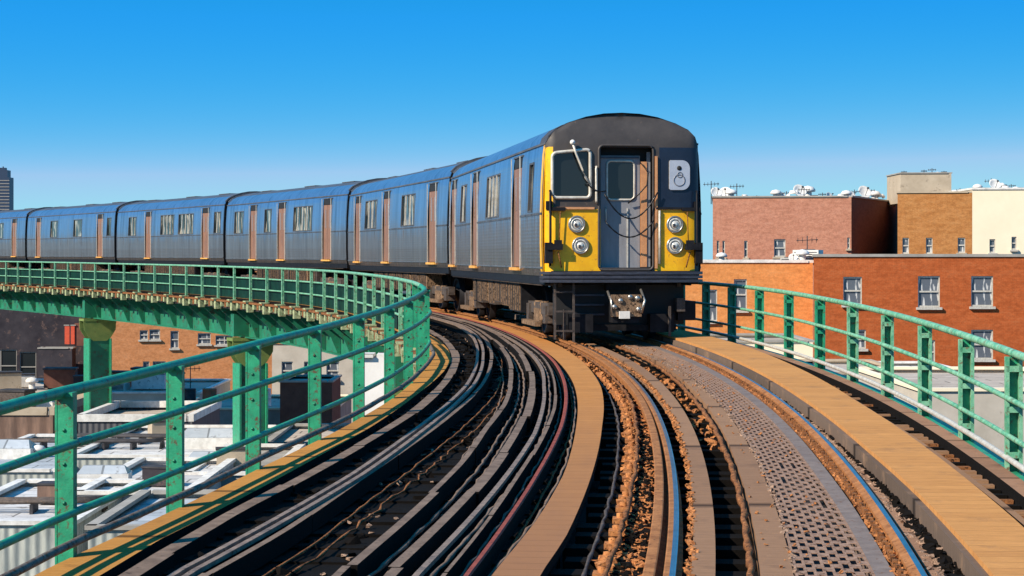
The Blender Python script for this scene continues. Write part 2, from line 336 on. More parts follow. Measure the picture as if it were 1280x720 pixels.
# ------------------------------------------------------------------ mesh building
class MB:
    def __init__(s): s.v = []; s.f = []; s.mi = []; s.uv = []; s.sm = []; s.mats = []
    def m(s, name):
        if name not in s.mats: s.mats.append(name)
        return s.mats.index(name)
    def face(s, pts, mat, uv=None, smooth=False):
        i = len(s.v); s.v += [tuple(p) for p in pts]; s.f.append(tuple(range(i, i + len(pts))))
        s.mi.append(s.m(mat)); s.sm.append(smooth)
        if uv is None:
            a, b, c = Vector(pts[0]), Vector(pts[1]), Vector(pts[2])
            n = (b - a).cross(c - a)
            if n.length > 0: n.normalize()
            if abs(n.z) > .7: uv = [(p[0], p[1]) for p in pts]
            elif abs(n.x) > abs(n.y): uv = [(p[1], p[2]) for p in pts]
            else: uv = [(p[0], p[2]) for p in pts]
        s.uv += list(uv)
    def box(s, c, d, mat, rz=0., M=None, top=None):
        """box of size d about centre c"""
        x, y, z = d[0] / 2, d[1] / 2, d[2] / 2
        P = [Vector((sx * x, sy * y, sz * z)) for sz in (-1, 1) for sy in (-1, 1) for sx in (-1, 1)]
        if M is None: M = Matrix.Rotation(rz, 3, 'Z')
        P = [M @ p + Vector(c) for p in P]
        for q in ((0, 2, 3, 1), (0, 1, 5, 4), (1, 3, 7, 5), (3, 2, 6, 7), (2, 0, 4, 6)): s.face([P[i] for i in q], mat)
        s.face([P[i] for i in (4, 5, 7, 6)], top or mat)
    def bar(s, a, b, wd, ht, mat, up=(0, 0, 1)):
        a, b = Vector(a), Vector(b); y = (b - a); L = y.length; y.normalize(); u = Vector(up)
        x = y.cross(u); x.normalize(); z = x.cross(y)
        M = Matrix((x, y, z)).transposed(); s.box((a + b) / 2, (wd, L, ht), mat, M=M)
    def tube(s, pts, r, mat, n=8, smooth=True, caps=True):
        pts = [Vector(p) for p in pts]; rings = []
        for i, p in enumerate(pts):
            d = (pts[min(i + 1, len(pts) - 1)] - pts[max(i - 1, 0)]).normalized()
            u = Vector((0, 0, 1)) if abs(d.z) < .9 else Vector((1, 0, 0))
            x = d.cross(u).normalized(); y = x.cross(d)
            rr = r[i] if isinstance(r, (list, tuple)) else r
            rings.append([p + (x * math.cos(2 * math.pi * k / n) + y * math.sin(2 * math.pi * k / n)) * rr for k in range(n)])
        for i in range(len(rings) - 1):
            for k in range(n):
                k2 = (k + 1) % n
                s.face([rings[i][k], rings[i][k2], rings[i + 1][k2], rings[i + 1][k]], mat, smooth=smooth)
        if caps: s.face(rings[0][::-1], mat); s.face(rings[-1], mat)
    def lathe(s, prof, c, axis, mat, n=20, smooth=True):
        """profile of (radius, distance along axis) revolved about axis through c"""
        ax = Vector(axis).normalized(); u = Vector((0, 0, 1)) if abs(ax.z) < .9 else Vector((1, 0, 0))
        x = ax.cross(u).normalized(); y = ax.cross(x); c = Vector(c)
        R = [[c + ax * d + (x * math.cos(2 * math.pi * k / n) + y * math.sin(2 * math.pi * k / n)) * max(r, .0005) for k in range(n)] for r, d in prof]
        for i in range(len(R) - 1):
            for k in range(n):
                k2 = (k + 1) % n; s.face([R[i][k], R[i + 1][k], R[i + 1][k2], R[i][k2]], mat, smooth=smooth)
    def sweep(s, prof, off, s0, s1, step, mats, caps=True, jit=0., zj=0.):
        """closed profile [(o, h)...] swept along the railway line at offset off(s); mats one name or one per edge"""
        n = max(2, int(round((s1 - s0) / step)) + 1); st = np.linspace(s0, s1, n)
        per = [0.]
        for i in range(len(prof)):
            a, b = prof[i], prof[(i + 1) % len(prof)]; per.append(per[-1] + math.hypot(a[0] - b[0], a[1] - b[1]))
        prev = None
        for sv_ in st:
            jo, jz = (random.uniform(-jit, jit), random.uniform(-zj, zj)) if (jit or zj) else (0, 0)
            o0 = off(sv_); ring = [pt(sv_, o0 + o + jo, h + jz) for o, h in prof]
            if prev:
                ps, pr = prev
                for i in range(len(prof)):
                    j = (i + 1) % len(prof); mm = mats if isinstance(mats, str) else mats[i]
                    s.face([pr[i], ring[i], ring[j], pr[j]], mm, uv=[(per[i], ps), (per[i], sv_), (per[i + 1], sv_), (per[i + 1], ps)])
            elif caps: s.face(ring, mats if isinstance(mats, str) else mats[0])
            prev = (sv_, ring)
        if caps: s.face(prev[1][::-1], mats if isinstance(mats, str) else mats[0])
    def lane(s, offL, offR, top, thick, s0, s1, step, mat, side=None):
        """flat band between two offsets, top at height top over the rail heads"""
        n = max(2, int(round((s1 - s0) / step)) + 1); st = np.linspace(s0, s1, n); prev = None
        for v in st:
            a, b = offL(v), offR(v); w_ = b - a
            r = [pt(v, a, top - thick), pt(v, a, top), pt(v, b, top), pt(v, b, top - thick)]
            if prev:
                pv, pr, pw = prev; sm = side or mat
                s.face([pr[0], r[0], r[1], pr[1]], sm, uv=[(0, pv), (0, v), (thick, v), (thick, pv)])
                s.face([pr[1], r[1], r[2], pr[2]], mat, uv=[(0, pv), (0, v), (w_, v), (pw, pv)])
                s.face([pr[2], r[2], r[3], pr[3]], sm, uv=[(0, pv), (0, v), (thick, v), (thick, pv)])
                s.face([pr[3], r[3], r[0], pr[0]], sm, uv=[(0, pv), (0, v), (w_, v), (pw, pv)])
            else: s.face(r[::-1], side or mat)
            prev = (v, r, w_)
        s.face(prev[1], side or mat)
    def build(s, name, parent=None, world=False, fix=True):
        me = bpy.data.meshes.new(name); vs = s.v
        off = Vector((0, 0, 0))
        if parent is None or world:
            if parent is not None: off = parent.location.copy() + (parent.parent.location if parent.parent else Vector())
            else:
                a = np.array(vs); off = Vector((float((a[:, 0].min() + a[:, 0].max()) / 2), float((a[:, 1].min() + a[:, 1].max()) / 2), float(a[:, 2].min())))
            vs = [(p[0] - off[0], p[1] - off[1], p[2] - off[2]) for p in vs]
        me.from_pydata(vs, [], s.f)
        for mn in s.mats: me.materials.append(MAT[mn])
        me.polygons.foreach_set('material_index', s.mi); me.polygons.foreach_set('use_smooth', s.sm)
        ul = me.uv_layers.new(name='UVMap'); ul.data.foreach_set('uv', np.array(s.uv, dtype=np.float32).ravel())
        me.update()
        if fix:
            import bmesh
            bm = bmesh.new(); bm.from_mesh(me); bmesh.ops.remove_doubles(bm, verts=bm.verts, dist=.0002)
            bmesh.ops.recalc_face_normals(bm, faces=bm.faces); bm.to_mesh(me); bm.free()
        o = bpy.data.objects.new(name, me); COL.objects.link(o)
        if parent is None: o.location = off
        else: o.parent = parent
        return o
def tag(o, label=None, cat=None, group=None, kind=None):
    if label: o['label'] = label
    if cat: o['category'] = cat
    if group: o['group'] = group
    if kind: o['kind'] = kind
    return o
def thing(name, loc, label, cat, group=None, rz=0.):
    o = bpy.data.objects.new(name, None); COL.objects.link(o); o.location = loc; o.rotation_euler = (0, 0, rz)
    o.empty_display_size = .2
    return tag(o, label, cat, group)

# ------------------------------------------------------------------ ground
g = MB(); g.face([(-1500, -300, 0), (1500, -300, 0), (1500, 3500, 0), (-1500, 3500, 0)], 'tar')
tag(g.build('ground', fix=False), kind='structure')
g = MB(); g.face([(-60, 84, .02), (60, 84, .02), (60, 96, .02), (-60, 96, .02)], 'concrete')
tag(g.build('street', fix=False), kind='structure')

# ------------------------------------------------------------------ viaduct
via = thing('elevated_viaduct', (0, 20, 0), 'curved green steel railway viaduct on columns carrying the tracks', 'viaduct')
m = MB(); m.lane(plus(EDGE, .12), C_(2.15), -.46, .05, -2, 128, 1.0, 'black_rubber'); m.build('deck_gap_shade', via, True)  # black sheet added under the open deck so the tie gaps read as shade
GO = plus(EDGE, .85)
for nm, off in (('edge_girder', GO), ('edge_girder', C_(1.75))):
    m = MB(); m.sweep([(0, -.5), (0, -1.5), (.05, -1.5), (.05, -.5)], off, -2, 128, 1.0, 'green_girder')
    m.sweep([(-.16, -1.5), (-.16, -1.54), (.2, -1.54), (.2, -1.5)], off, -2, 128, 1.0, 'green_girder')
    m.sweep([(-.16, -.52), (-.16, -.56), (.2, -.56), (.2, -.52)], off, -2, 128, 1.0, 'green_girder')
    m.build(nm, via, True)
# posts stand every 2.27 m; the gussets under the deck stand below them
POST_S = [1.42 + i * 2.27 for i in range(-1, 54)]
for sp in POST_S:
    if sp < 18: continue
    m = MB(); o = GO(sp)
    a = [pt(sp, o - .02, -.56), pt(sp, o - .8, -.56), pt(sp, o - .3, -1.0), pt(sp, o - .1, -1.48), pt(sp, o - .02, -1.48)]
    t = th(sp); dv = Vector((math.sin(t), math.cos(t), 0)) * .03
    m.face([p - dv for p in a], 'green_girder'); m.face([p + dv for p in a][::-1], 'green_girder')
    for i in range(5): j = (i + 1) % 5; m.face([a[i] - dv, a[i] + dv, a[j] + dv, a[j] - dv], 'green_girder')
    m.build('gusset', via, True)
# columns with haunches and cross girders
for sp in (34, 62.0, 84, 107):
    t = th(sp)
    for o in ((EDGE(sp) + .95, 1.1) if sp < 40 else (EDGE(sp) + .95,)):
        p = pt(sp, o); zt = p.z - 1.54
        m = MB(); m.box((p.x, p.y, (zt - .9) / 2), (.86, .7, zt - .9), 'green_girder', rz=-t)
        for sx in (-1, 1):
            q = Vector((sx * .48, 0, 0)); q.rotate(Matrix.Rotation(-t, 3, 'Z'))
            m.box((p.x + q.x, p.y + q.y, (zt - .9) / 2), (.07, .95, zt - .9), 'green_paint', rz=-t)
        m.build('column', via, True)
        m = MB()
        for sgn in (-1, 1):
            dv = Vector((math.sin(t), math.cos(t), 0)) * .34 * sgn; ux = Vector((math.cos(t), -math.sin(t), 0))
            prof = [(-.75, zt), (-.72, zt - .5), (-.5, zt - .85), (-.3, zt - 1.0), (.3, zt - 1.0), (.5, zt - .85), (.72, zt - .5), (.75, zt)]
            pr = [Vector((p.x, p.y, 0)) + ux * u + dv + Vector((0, 0, z)) for u, z in prof]
            pr2 = [q + dv * .12 for q in pr]
            m.face(pr, 'column_olive'); m.face(pr2[::-1], 'column_olive')
            for i in range(len(pr)): j = (i + 1) % len(pr); m.face([pr[i], pr2[i], pr2[j], pr[j]], 'column_olive')
        m.box((p.x, p.y, zt - .06), (1.5, .8, .1), 'column_olive', rz=-t)
        m.build('column_haunch', via, True)
    a, b = pt(sp, EDGE(sp) + .3, -1.1), pt(sp, 1.7, -1.1)
    m = MB(); m.bar(a, b, .4, .8, 'green_girder'); m.build('cross_girder', via, True)

# ------------------------------------------------------------------ rails and ties
RAIL = [(-.065, -.15), (-.065, -.135), (-.012, -.115), (-.012, -.04), (-.036, -.028), (-.036, -.004), (-.028, 0), (.0, .0005), (.028, 0), (.036, -.004), (.036, -.028), (.012, -.04), (.012, -.115), (.065, -.135), (.065, -.15)]
RM = ['rail_web'] * 7 + ['rail_head'] * 2 + ['rail_web'] * 6
RMR = ['rail_web'] * 15
THIN = [(-.03, -.15), (-.008, -.11), (-.008, -.04), (-.02, -.03), (-.02, 0), (.02, 0), (.02, -.03), (.008, -.04), (.008, -.11), (.03, -.15)]
THM = ['creosote'] * 3 + ['rail_worn'] * 3 + ['creosote'] * 4
def rail(name, off, s0, s1, par, worn=True, prof=None, label=None, mats=None):
    m = MB(); m.sweep(prof or RAIL, off, s0, s1, .5, mats or (RM if worn else RMR))
    o = m.build(name, par, True)
    if label: o['label'] = label
    return o
def rope(name, off, h, r, s0, s1, mat, par, bead=.5, wob=.008):
    """hose or cable lying on the ties, lumpy where it is clipped"""
    m = MB(); n = int((s1 - s0) / .22); pts = []; rr = []
    for i in range(n + 1):
        v = s0 + (s1 - s0) * i / n
        pts.append(pt(v, off(v) + random.uniform(-wob, wob), h + random.uniform(0, wob))); rr.append(r * (1 + (bead if i % 3 == 0 else 0)))
    m.tube(pts, rr, mat, n=5); return m.build(name, par, True)
def ties(par, oL, oR, s0, s1, gap=.56, top=-.165):
    k = 0; rest = MB(); v = s0
    while v < s1:
        m = MB() if k < 99 else rest
        w_ = random.uniform(.2, .25); j = random.uniform(-.03, .03); t = th(v); hh = random.uniform(-.012, .012)
        a, b = pt(v, oL(v) + random.uniform(-.05, .05), top - .1 + hh), pt(v + j, oR(v) + random.uniform(-.05, .05), top - .1 + hh)
        m.bar(a, b, w_, .2, 'creosote')
        if k < 99: m.build('tie', par, True, fix=False)
        k += 1; v += gap
    if rest.v: tag(rest.build('tie', par, True, fix=False), kind='stuff')
def crumbs(name, par, offL, offR, h, s0, s1, dens, smin, smax, mat, label=None):
    m = MB(); n = int((s1 - s0) * dens)
    for i in range(n):
        v = random.uniform(s0, s1); o = random.uniform(offL(v), offR(v)); p = pt(v, o, h); q = random.uniform(smin, smax)
        M = Matrix.Rotation(random.uniform(0, 3), 3, 'Z') @ Matrix.Rotation(random.uniform(-.5, .5), 3, 'X')
        k0 = len(m.v); m.box((p.x, p.y, p.z + q * .3), (q * random.uniform(.7, 1.3), q * random.uniform(1, 2.2), q * random.uniform(.4, .9)), mat, M=M)
        jt = {}
        for k in range(k0, len(m.v)):
            key = tuple(round(c, 5) for c in m.v[k])
            if key not in jt: jt[key] = tuple(random.uniform(-.3, .3) * q for _ in range(3))
            m.v[k] = tuple(m.v[k][c] + jt[key][c] for c in range(3))
    o = m.build(name, par, True, fix=False); o['kind'] = 'stuff'; return o

# ---- left track
mwL = K((0.6, -1.78), (3, -1.67), (5.4, -1.6), (9, -1.56), (14, -1.48), (20, -1.42), (30, -1.36), (40, -1.3))
LT = thing('railway_track', pt(10, -2.9, -.36), 'dark left track on the inside of the curve, with grey guard timbers and red rail', 'railway track')
railL = K((0.4, -3.62), (5, -3.3), (8, -3.14), (13.5, -2.82), (18.8, -2.59), (25, -2.25), (31, -1.98))
railLg = K((0.2, -3.46), (2, -3.33), (4.5, -3.23), (7, -3.08), (13.5, -2.64), (18.8, -2.38), (25, -2.05), (31, -1.8))
B1 = K((0.9, -2.65), (4, -2.54), (6, -2.47), (8.4, -2.44), (11, -2.33), (14.4, -2.25), (18, -2.15), (24.3, -1.97), (31, -1.72))
B2 = K((0.4, -2.36), (5, -2.2), (9.7, -2.09), (13.3, -2.03), (18.8, -1.9), (22, -1.83), (26, -1.72), (31, -1.6))
CC = K((0.6, -2.19), (4.6, -2.06), (8, -1.95), (13.5, -1.87), (16.2, -1.79), (24, -1.66), (31, -1.52))
C2 = K((0.6, -2.04), (4.9, -1.96), (10.5, -1.79), (13.2, -1.74), (18.7, -1.62), (24, -1.55), (31, -1.44))
RED = K((0.4, -1.89), (2.8, -1.85), (5.1, -1.8), (8.7, -1.7), (13.5, -1.61), (17.5, -1.54), (24, -1.48), (31, -1.38))
S_END = 122
ties(LT, plus(EDGE, .02), C_(-1.5), -1.5, S_END, .56)
m = MB(); m.lane(plus(EDGE, .12), C_(-1.48), -.176, .03, -2, S_END, .6, 'creosote'); m.build('bed_shade_fill', LT, True)  # added dark sheet standing in for the shade between the ties
crumbs('grime', LT, lambda s: EDGE(s) + .25, lambda s: -1.5, -.176, -1, 40, 22, .02, .06, 'creosote')
rail('running_rail', railL, -2, S_END, LT, prof=THIN, mats=THM); rail('running_rail', CC, -2, S_END, LT, prof=THIN, mats=THM)
rail('guard_rail', plus(railL, .085), -2, S_END, LT, prof=THIN, mats=THM)
def band(name, par, off, wd, top, thick, s0, s1, mat, breaks=None, jog=0., side=None):
    """timber laid in lengths that do not quite line up"""
    m = MB(); v = s0
    while v < s1:
        L = random.uniform(2.2, 3.6); e = min(v + L, s1); j = random.uniform(-jog, jog); dw = random.uniform(-.1, .1) * wd; dz = random.uniform(-.006, .006)
        m.lane(plus(off, -wd / 2 + j - dw), plus(off, wd / 2 + j + dw), top + dz, thick, v, e - .02, .6, mat, side); v = e
    return m.build(name, par, True)
band('guard_timber', LT, railLg, .055, -.02, .13, -2, S_END, 'guard_grey', jog=.004, side='creosote')
band('guard_timber', LT, B1, .06, -.01, .14, -2, 60, 'guard_grey', jog=.02, side='creosote')
band('guard_timber', LT, B2, .075, -.005, .145, -2, 60, 'guard_grey', jog=.016, side='creosote')
band('guard_timber', LT, K((1.5, -3.99), (3.4, -3.93), (6.4, -3.69), (10.9, -3.33), (15, -3.1), (20.4, -2.85), (24, -2.75), (30, -2.65)), .12, -.08, .12, -2, S_END, 'guard_grey', jog=.01, side='creosote')
rope('signal_cable', lambda s: (B1(s) * .62 + B2(s) * .38), -.1, .013, -2, 45, 'guard_grey', LT)
rope('signal_cable', lambda s: (B1(s) * .35 + B2(s) * .65), -.1, .013, -2, 45, 'guard_grey', LT)
rope('signal_cable', plus(railLg, .16), -.14, .009, -2, 34, 'rust', LT); rope('signal_cable', plus(railLg, .30), -.15, .008, -2, 20, 'rust', LT, .9, .02); rope('signal_cable', plus(B1, -.12), -.14, .009, -2, 40, 'guard_grey', LT)
rope('signal_cable', plus(C2, .06), -.08, .009, -2, 45, 'guard_grey', LT); rope('signal_cable', plus(RED, .07), -.12, .009, -2, 45, 'rust', LT)
rope('signal_cable', plus(mwL, -.03), -.08, .012, -2, 45, 'guard_grey', LT)
rope('signal_cable', plus(CC, .065), -.05, .014, -2, 45, 'guard_grey', LT)
band('guard_timber', LT, C2, .03, -.01, .12, -2, 50, 'guard_grey', jog=.004, side='creosote')
rail('third_rail', RED, -2, 50, LT, False, prof=[(-.016, -.12), (-.022, .0), (-.014, .012), (.014, .012), (.022, .0), (.016, -.12)], mats=['creosote'] + ['red_rust'] * 3 + ['creosote'] * 2, label='red painted conductor rail')
crumbs('debris', LT, lambda s: railLg(s) + .1, lambda s: B1(s) - .1, -.16, -1, 22, 1.6, .012, .03, 'stone_chip')
crumbs('debris', LT, lambda s: EDGE(s) + .3, lambda s: CC(s), -.16, -1, 40, 2.5, .012, .03, 'stone_chip')

# ---- main track under the train
RT = thing('railway_track', pt(10, 0, -.36), 'rusty main track the train stands on, with a perforated walkway between its rails', 'railway track')
wkL = K((0.2, 1.09), (3.5, 1.03), (6.2, .96), (11, .90), (16, .89), (20, .88))
wkR = K((1.9, 1.52), (4.7, 1.48), (10.2, 1.42), (16, 1.5), (20, 1.56))
mwR = K((0.7, -1.49), (2.1, -1.43), (5.4, -1.37), (9.1, -1.30), (13.7, -1.16), (18, -1.08), (24, -1.0), (40, -.96))
ties(RT, plus(mwR, .0), C_(1.95), -1.5, S_END, .5)
rail('running_rail', C_(-.7175), -2, S_END, RT)
m = MB()
wide = [(-.10, -.15), (-.10, -.10), (-.055, -.07), (-.05, -.02), (-.004, 0), (.030, 0), (.036, -.005), (.036, -.03), (.014, -.04), (.014, -.115), (.065, -.135), (.065, -.15)]
m.sweep(wide, C_(.7475), -2, S_END, .5, ['rail_web'] * 4 + ['rail_head'] * 3 + ['rail_web'] * 5); m.build('running_rail', RT, True)
rail('guard_rail', K((0, -.84), (12, -.80), (24, -.82)), -2, 60, RT, False)
m = MB(); m.lane(K((0, .64), (8, .60)), K((0, .672), (8, .672)), -.045, .1, -2, 40, .6, 'rust'); m.build('rail_base_strip', RT, True)
m = MB(); m.lane(K((0, -.60), (12, -.52), (17, -.45)), K((0, -.455), (12, -.37), (17, -.32)), -.05, .12, -2, 40, .6, 'tan_planks'); m.build('guard_timber', RT, True)
m = MB(); m.lane(K((0, -.185), (6, -.15), (12, -.08), (18, .02)), K((0, .01), (12, .06), (18, .18)), -.04, .12, -2, 28, .6, 'tan_planks'); m.build('guard_timber', RT, True)
m = MB(); m.lane(K((0, .502), (6, .452)), K((0, .615), (6, .572), (12, .57)), -.035, .12, -2, 40, .6, 'grey_strip'); m.build('cover_plate', RT, True)
# the perforated metal walkway: slots in staggered rows, cut as real openings
m = MB(); gl, gr = K((0, .03), (12, .085), (18, .2)), K((0, .495), (6, .445)); NCOL = 8
def gx(v, f): return gl(v) + (gr(v) - gl(v)) * f
for k in range(NCOL + 1):
    f = k / NCOL
    m.lane(lambda v, f=f: gx(v, f) - .0085, lambda v, f=f: gx(v, f) + .0085, -.04, .007, -2, 24, .6, 'grating_mat')
v = -2.
while v < 24:
    for k in range(NCOL):
        a = v + (.13 if k % 2 else 0) + random.uniform(-.018, .018)
        if random.random() < .02: continue
        m.lane(lambda q, k=k: gx(q, k / NCOL) + .007, lambda q, k=k: gx(q, (k + 1) / NCOL) - .007, -.041, .005, a, a + .115, .115, 'grating_mat')
    v += .26
m.build('perforated_walkway', RT, True, fix=False)
m = MB(); m.lane(plus(gl, -.02), plus(gr, .0), -.15, .012, -2, 24, .6, 'black_rubber'); m.build('walkway_underlay', RT, True)
rope('signal_cable', K((0, -.24), (12, -.16), (20, -.05)), -.06, .022, -2, 30, 'rust', RT, .5, .012)
rope('signal_cable', K((0, -1.29), (12, -1.08), (20, -1.0)), -.15, .012, -2, 30, 'under_grey', RT)
rope('signal_cable', K((0, -1.12), (5, -1.03), (12, -.9)), -.06, .016, -2, 30, 'rust', RT, .6, .012)
m = MB(); m.lane(K((0, -1.07), (5, -1.0), (12, -.89)), K((0, -.9), (5, -.86), (12, -.845)), -.12, .05, -2, 60, .6, 'rust'); m.build('fastener_strip', RT, True)
crumbs('fastener', RT, K((0, -1.09), (5, -1.01), (12, -.9)), K((0, -.89), (5, -.85), (12, -.84)), -.12, -1, 26, 110, .012, .032, 'rust_chip')
crumbs('fastener', RT, K((0, -1.09), (5, -1.01), (12, -.9)), K((0, -.89), (5, -.85), (12, -.84)), -.115, -1, 26, 60, .015, .035, 'creosote')
v = -1.
while v < 16:
    m = MB(); p = pt(v, K((0, -1.17), (5, -1.08), (12, -.97))(v), -.13); m.box(p, (.11, .16, .035), 'rust_chip', rz=-th(v)); m.lathe([(.03, 0), (.03, .05), (0, .055)], p, (0, 0, 1), 'rust_chip', n=6); m.build('tie_plate', RT, True); v += .56
crumbs('debris', RT, K((0, -1.2), (12, -1.0)), K((0, -1.08), (12, -.95)), -.14, -1, 20, 9, .02, .06, 'rust_chip')
m = MB(); m.lane(C_(.83), C_(.905), -.06, .1, -2, 60, .6, 'brown_planks'); m.build('guard_timber', RT, True)
m = MB(); m.lane(C_(.90), plus(wkL, -.01), -.09, .1, -2, 26, .6, 'creosote'); m.build('guard_timber', RT, True)
crumbs('debris', RT, C_(.83), plus(wkL, -.05), -.075, -1, 26, 60, .012, .034, 'stone_chip')
crumbs('debris', RT, C_(.92), plus(wkL, -.03), -.075, -1, 26, 60, .02, .05, 'creosote')
crumbs('debris', RT, K((0, -.45), (12, -.36)), K((0, -.2), (12, -.1)), -.16, 8, 22, 10, .02, .05, 'rust_chip')
crumbs('debris', RT, K((0, -.63), (12, -.55)), K((0, -.59), (12, -.51)), -.06, -1, 24, 30, .01, .028, 'rust_chip')
crumbs('debris', RT, K((0, .0), (12, .05)), K((0, .05), (12, .10)), -.05, -1, 24, 26, .01, .026, 'stone_chip')
crumbs('debris', RT, C_(.61), C_(.69), -.05, -1, 24, 40, .01, .026, 'rust_chip')
crumbs('debris', RT, K((0, -.2), (12, -.1)), K((0, .45), (12, .42)), -.035, -1, 24, 9, .006, .018, 'rust_chip')
# clips along the inner side of the outer rail
m = MB(); v = -1.5
while v < 24:
    for o in (.645,):
        p = pt(v, o, -.03); m.box(p, (.03, .07, .05), 'rust', rz=-th(v))
    v += .17
m.build('rail_clip', RT, True)['kind'] = 'stuff'
# switch and crossing rails in front of the train
for o0 in (-.56, -.42, -.2, .1, .34, .52):
    pass

# ---- walkways
m = MB(); m.lane(mwL, mwR, -.04, .07, -2, 90, .6, 'walk_planks_far', 'creosote')
W1 = m.build('timber_walkway'); tag(W1, 'narrow orange plank walkway between the dark left track and the rusty main track', 'walkway')
W2 = thing('timber_walkway', pt(8, 1.25, -.1), 'raised tan plank walkway between the main track and the right-hand railing', 'walkway')
m = MB(); m.lane(wkL, wkR, .10, .06, -2, 60, .6, 'walk_planks'); m.build('walking_boards', W2, True)
m = MB(); m.lane(plus(wkL, -.045), plus(wkL, .012), .065, .19, -2, 60, .6, 'fascia_timber'); m.build('edge_timber', W2, True)
W3 = thing('edge_boards', pt(8, 1.85, -.1), 'rusty brown planks and beam along the outer deck edge below the right-hand railing', 'deck edge')
m = MB(); m.lane(plus(wkR, .19), plus(wkR, .245), -.05, .12, -2, 60, .6, 'tan_planks', 'creosote'); m.build('board', W3, True)
m = MB(); m.lane(C_(1.91), C_(2.07), -.03, .2, -2, 60, .6, 'brown_planks', 'creosote'); m.build('board', W3, True)
m = MB(); m.lane(plus(wkR, .012), plus(wkR, .03), -.03, .1, -2, 60, .6, 'rust'); m.build('board', W3, True)
crumbs('debris', W3, plus(wkR, .02), plus(wkR, .2), -.15, -1, 26, 26, .02, .05, 'rust_chip')
m = MB(); v = -1.6            # short tie ends showing beside the boards
while v < 30:
    m.bar(pt(v, wkR(v) + .03, -.16), pt(v, 1.90, -.16), random.uniform(.07, .11), .10, random.choice(['tan_planks', 'rust', 'creosote'])); v += .28
tag(m.build('tie_ends', W3, True), kind='stuff')
m = MB(); m.lane(plus(EDGE, .02), K((2.1, -4.2), (5.4, -3.98), (7.4, -3.84), (9, -3.7), (13.3, -3.42), (17.4, -3.1), (19.5, -2.95), (22.7, -2.85), (28, -2.78)), -.10, .1, -2, S_END, .6, 'curb_planks', 'creosote')
W4 = m.build('edge_boards'); tag(W4, 'orange-brown timber curb along the inner deck edge under the left green railing', 'deck edge')

# ------------------------------------------------------------------ railings
RL = thing('railing', pt(10, EDGE(10), -.2), 'green pipe railing sweeping round the left inner edge of the viaduct', 'railing')
for i, sp in enumerate(POST_S):
    o = EDGE(sp) - .02; t = th(sp); c = pt(sp, o, 0); far = sp > 18
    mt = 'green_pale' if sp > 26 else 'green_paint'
    m = MB()
    ux = Vector((math.cos(t), -math.sin(t), 0)); uy = Vector((math.sin(t), math.cos(t), 0))
    a = c + Vector((0, 0, -.34)); b = c + Vector((0, 0, .95))
    wd = .15 if sp < 26 else .085
    # angle section: a face towards the track line and a flange square to it
    mid = (a + b) / 2; H = (b - a).length
    m.box(mid + uy * (-.0), (wd * .72, .014, H), mt, rz=-t)
    m.box(mid - ux * (wd * .36) + uy * .03, (.014, .08, H), mt, rz=-t)
    m.box(mid + ux * (wd * .36) + uy * .03, (.014, .08, H), mt, rz=-t)
    m.box(b, (wd * .9, .1, .03), mt, rz=-t)
    for hh in (-.02, .25, .5, .72):
        m.lathe([(.013, -.01), (.013, .006), (0, .012)], c - uy * .008 + Vector((0, 0, hh)), -uy, 'green_girder', n=6)
    m.build('post', RL, True)
    if far:
        m = MB(); q = c + Vector((0, 0, -.36))
        m.box(q - ux * .03, (.2, .22, .34), 'bracket_paint', rz=-t); m.box(q - ux * .06 + Vector((0, 0, .19)), (.34, .36, .04), 'bracket_paint', rz=-t)
        m.bar(q + ux * .03 - uy * .9 + Vector((0, 0, .12)), q + ux * .03 + uy * .95 + Vector((0, 0, .12)), .05, .08, 'rust')
        for dy in (-.75, .62, .9): m.box(q - ux * .03 + uy * dy + Vector((0, 0, .03)), (.16, random.uniform(.12, .24), random.uniform(.16, .26)), 'bracket_paint' if dy < .9 else 'rust', rz=-t)
        m.build('bracket', RL, True)
def pipe(name, par, off, h, r, s0, s1, mat, wob=0., step=.57, n=10):
    m = MB(); k = int((s1 - s0) / step)
    m.tube([pt(s0 + (s1 - s0) * i / k, off(s0 + (s1 - s0) * i / k), h + (random.uniform(-wob, wob) if wob else 0)) for i in range(k + 1)], r, mat, n=n)
    return m.build(name, par, True)
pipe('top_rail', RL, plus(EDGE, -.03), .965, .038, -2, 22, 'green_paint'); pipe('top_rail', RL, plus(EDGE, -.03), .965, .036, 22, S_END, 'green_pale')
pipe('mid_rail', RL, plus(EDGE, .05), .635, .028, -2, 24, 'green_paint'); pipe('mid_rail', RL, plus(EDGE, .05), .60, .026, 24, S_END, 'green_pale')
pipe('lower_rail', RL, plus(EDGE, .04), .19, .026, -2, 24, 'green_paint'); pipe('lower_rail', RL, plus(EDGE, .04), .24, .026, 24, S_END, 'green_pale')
pipe('conduit_pipe', RL, plus(EDGE, .10), .02, .027, -2, 26, 'grey_pipe', .004)
m = MB(); m.sweep([(.10, -.14), (.10, .62), (.12, .62), (.12, -.14)], EDGE, 31, S_END, .6, 'green_dark'); m.build('kick_panel', RL, True)
m = MB(); m.sweep([(-.14, -.20), (-.14, -.26), (.06, -.26), (.06, -.20)], EDGE, 17, S_END, .6, 'rust'); m.build('base_beam', RL, True)
# thin crossing stays that make the far railing read as a lattice where it is seen end on

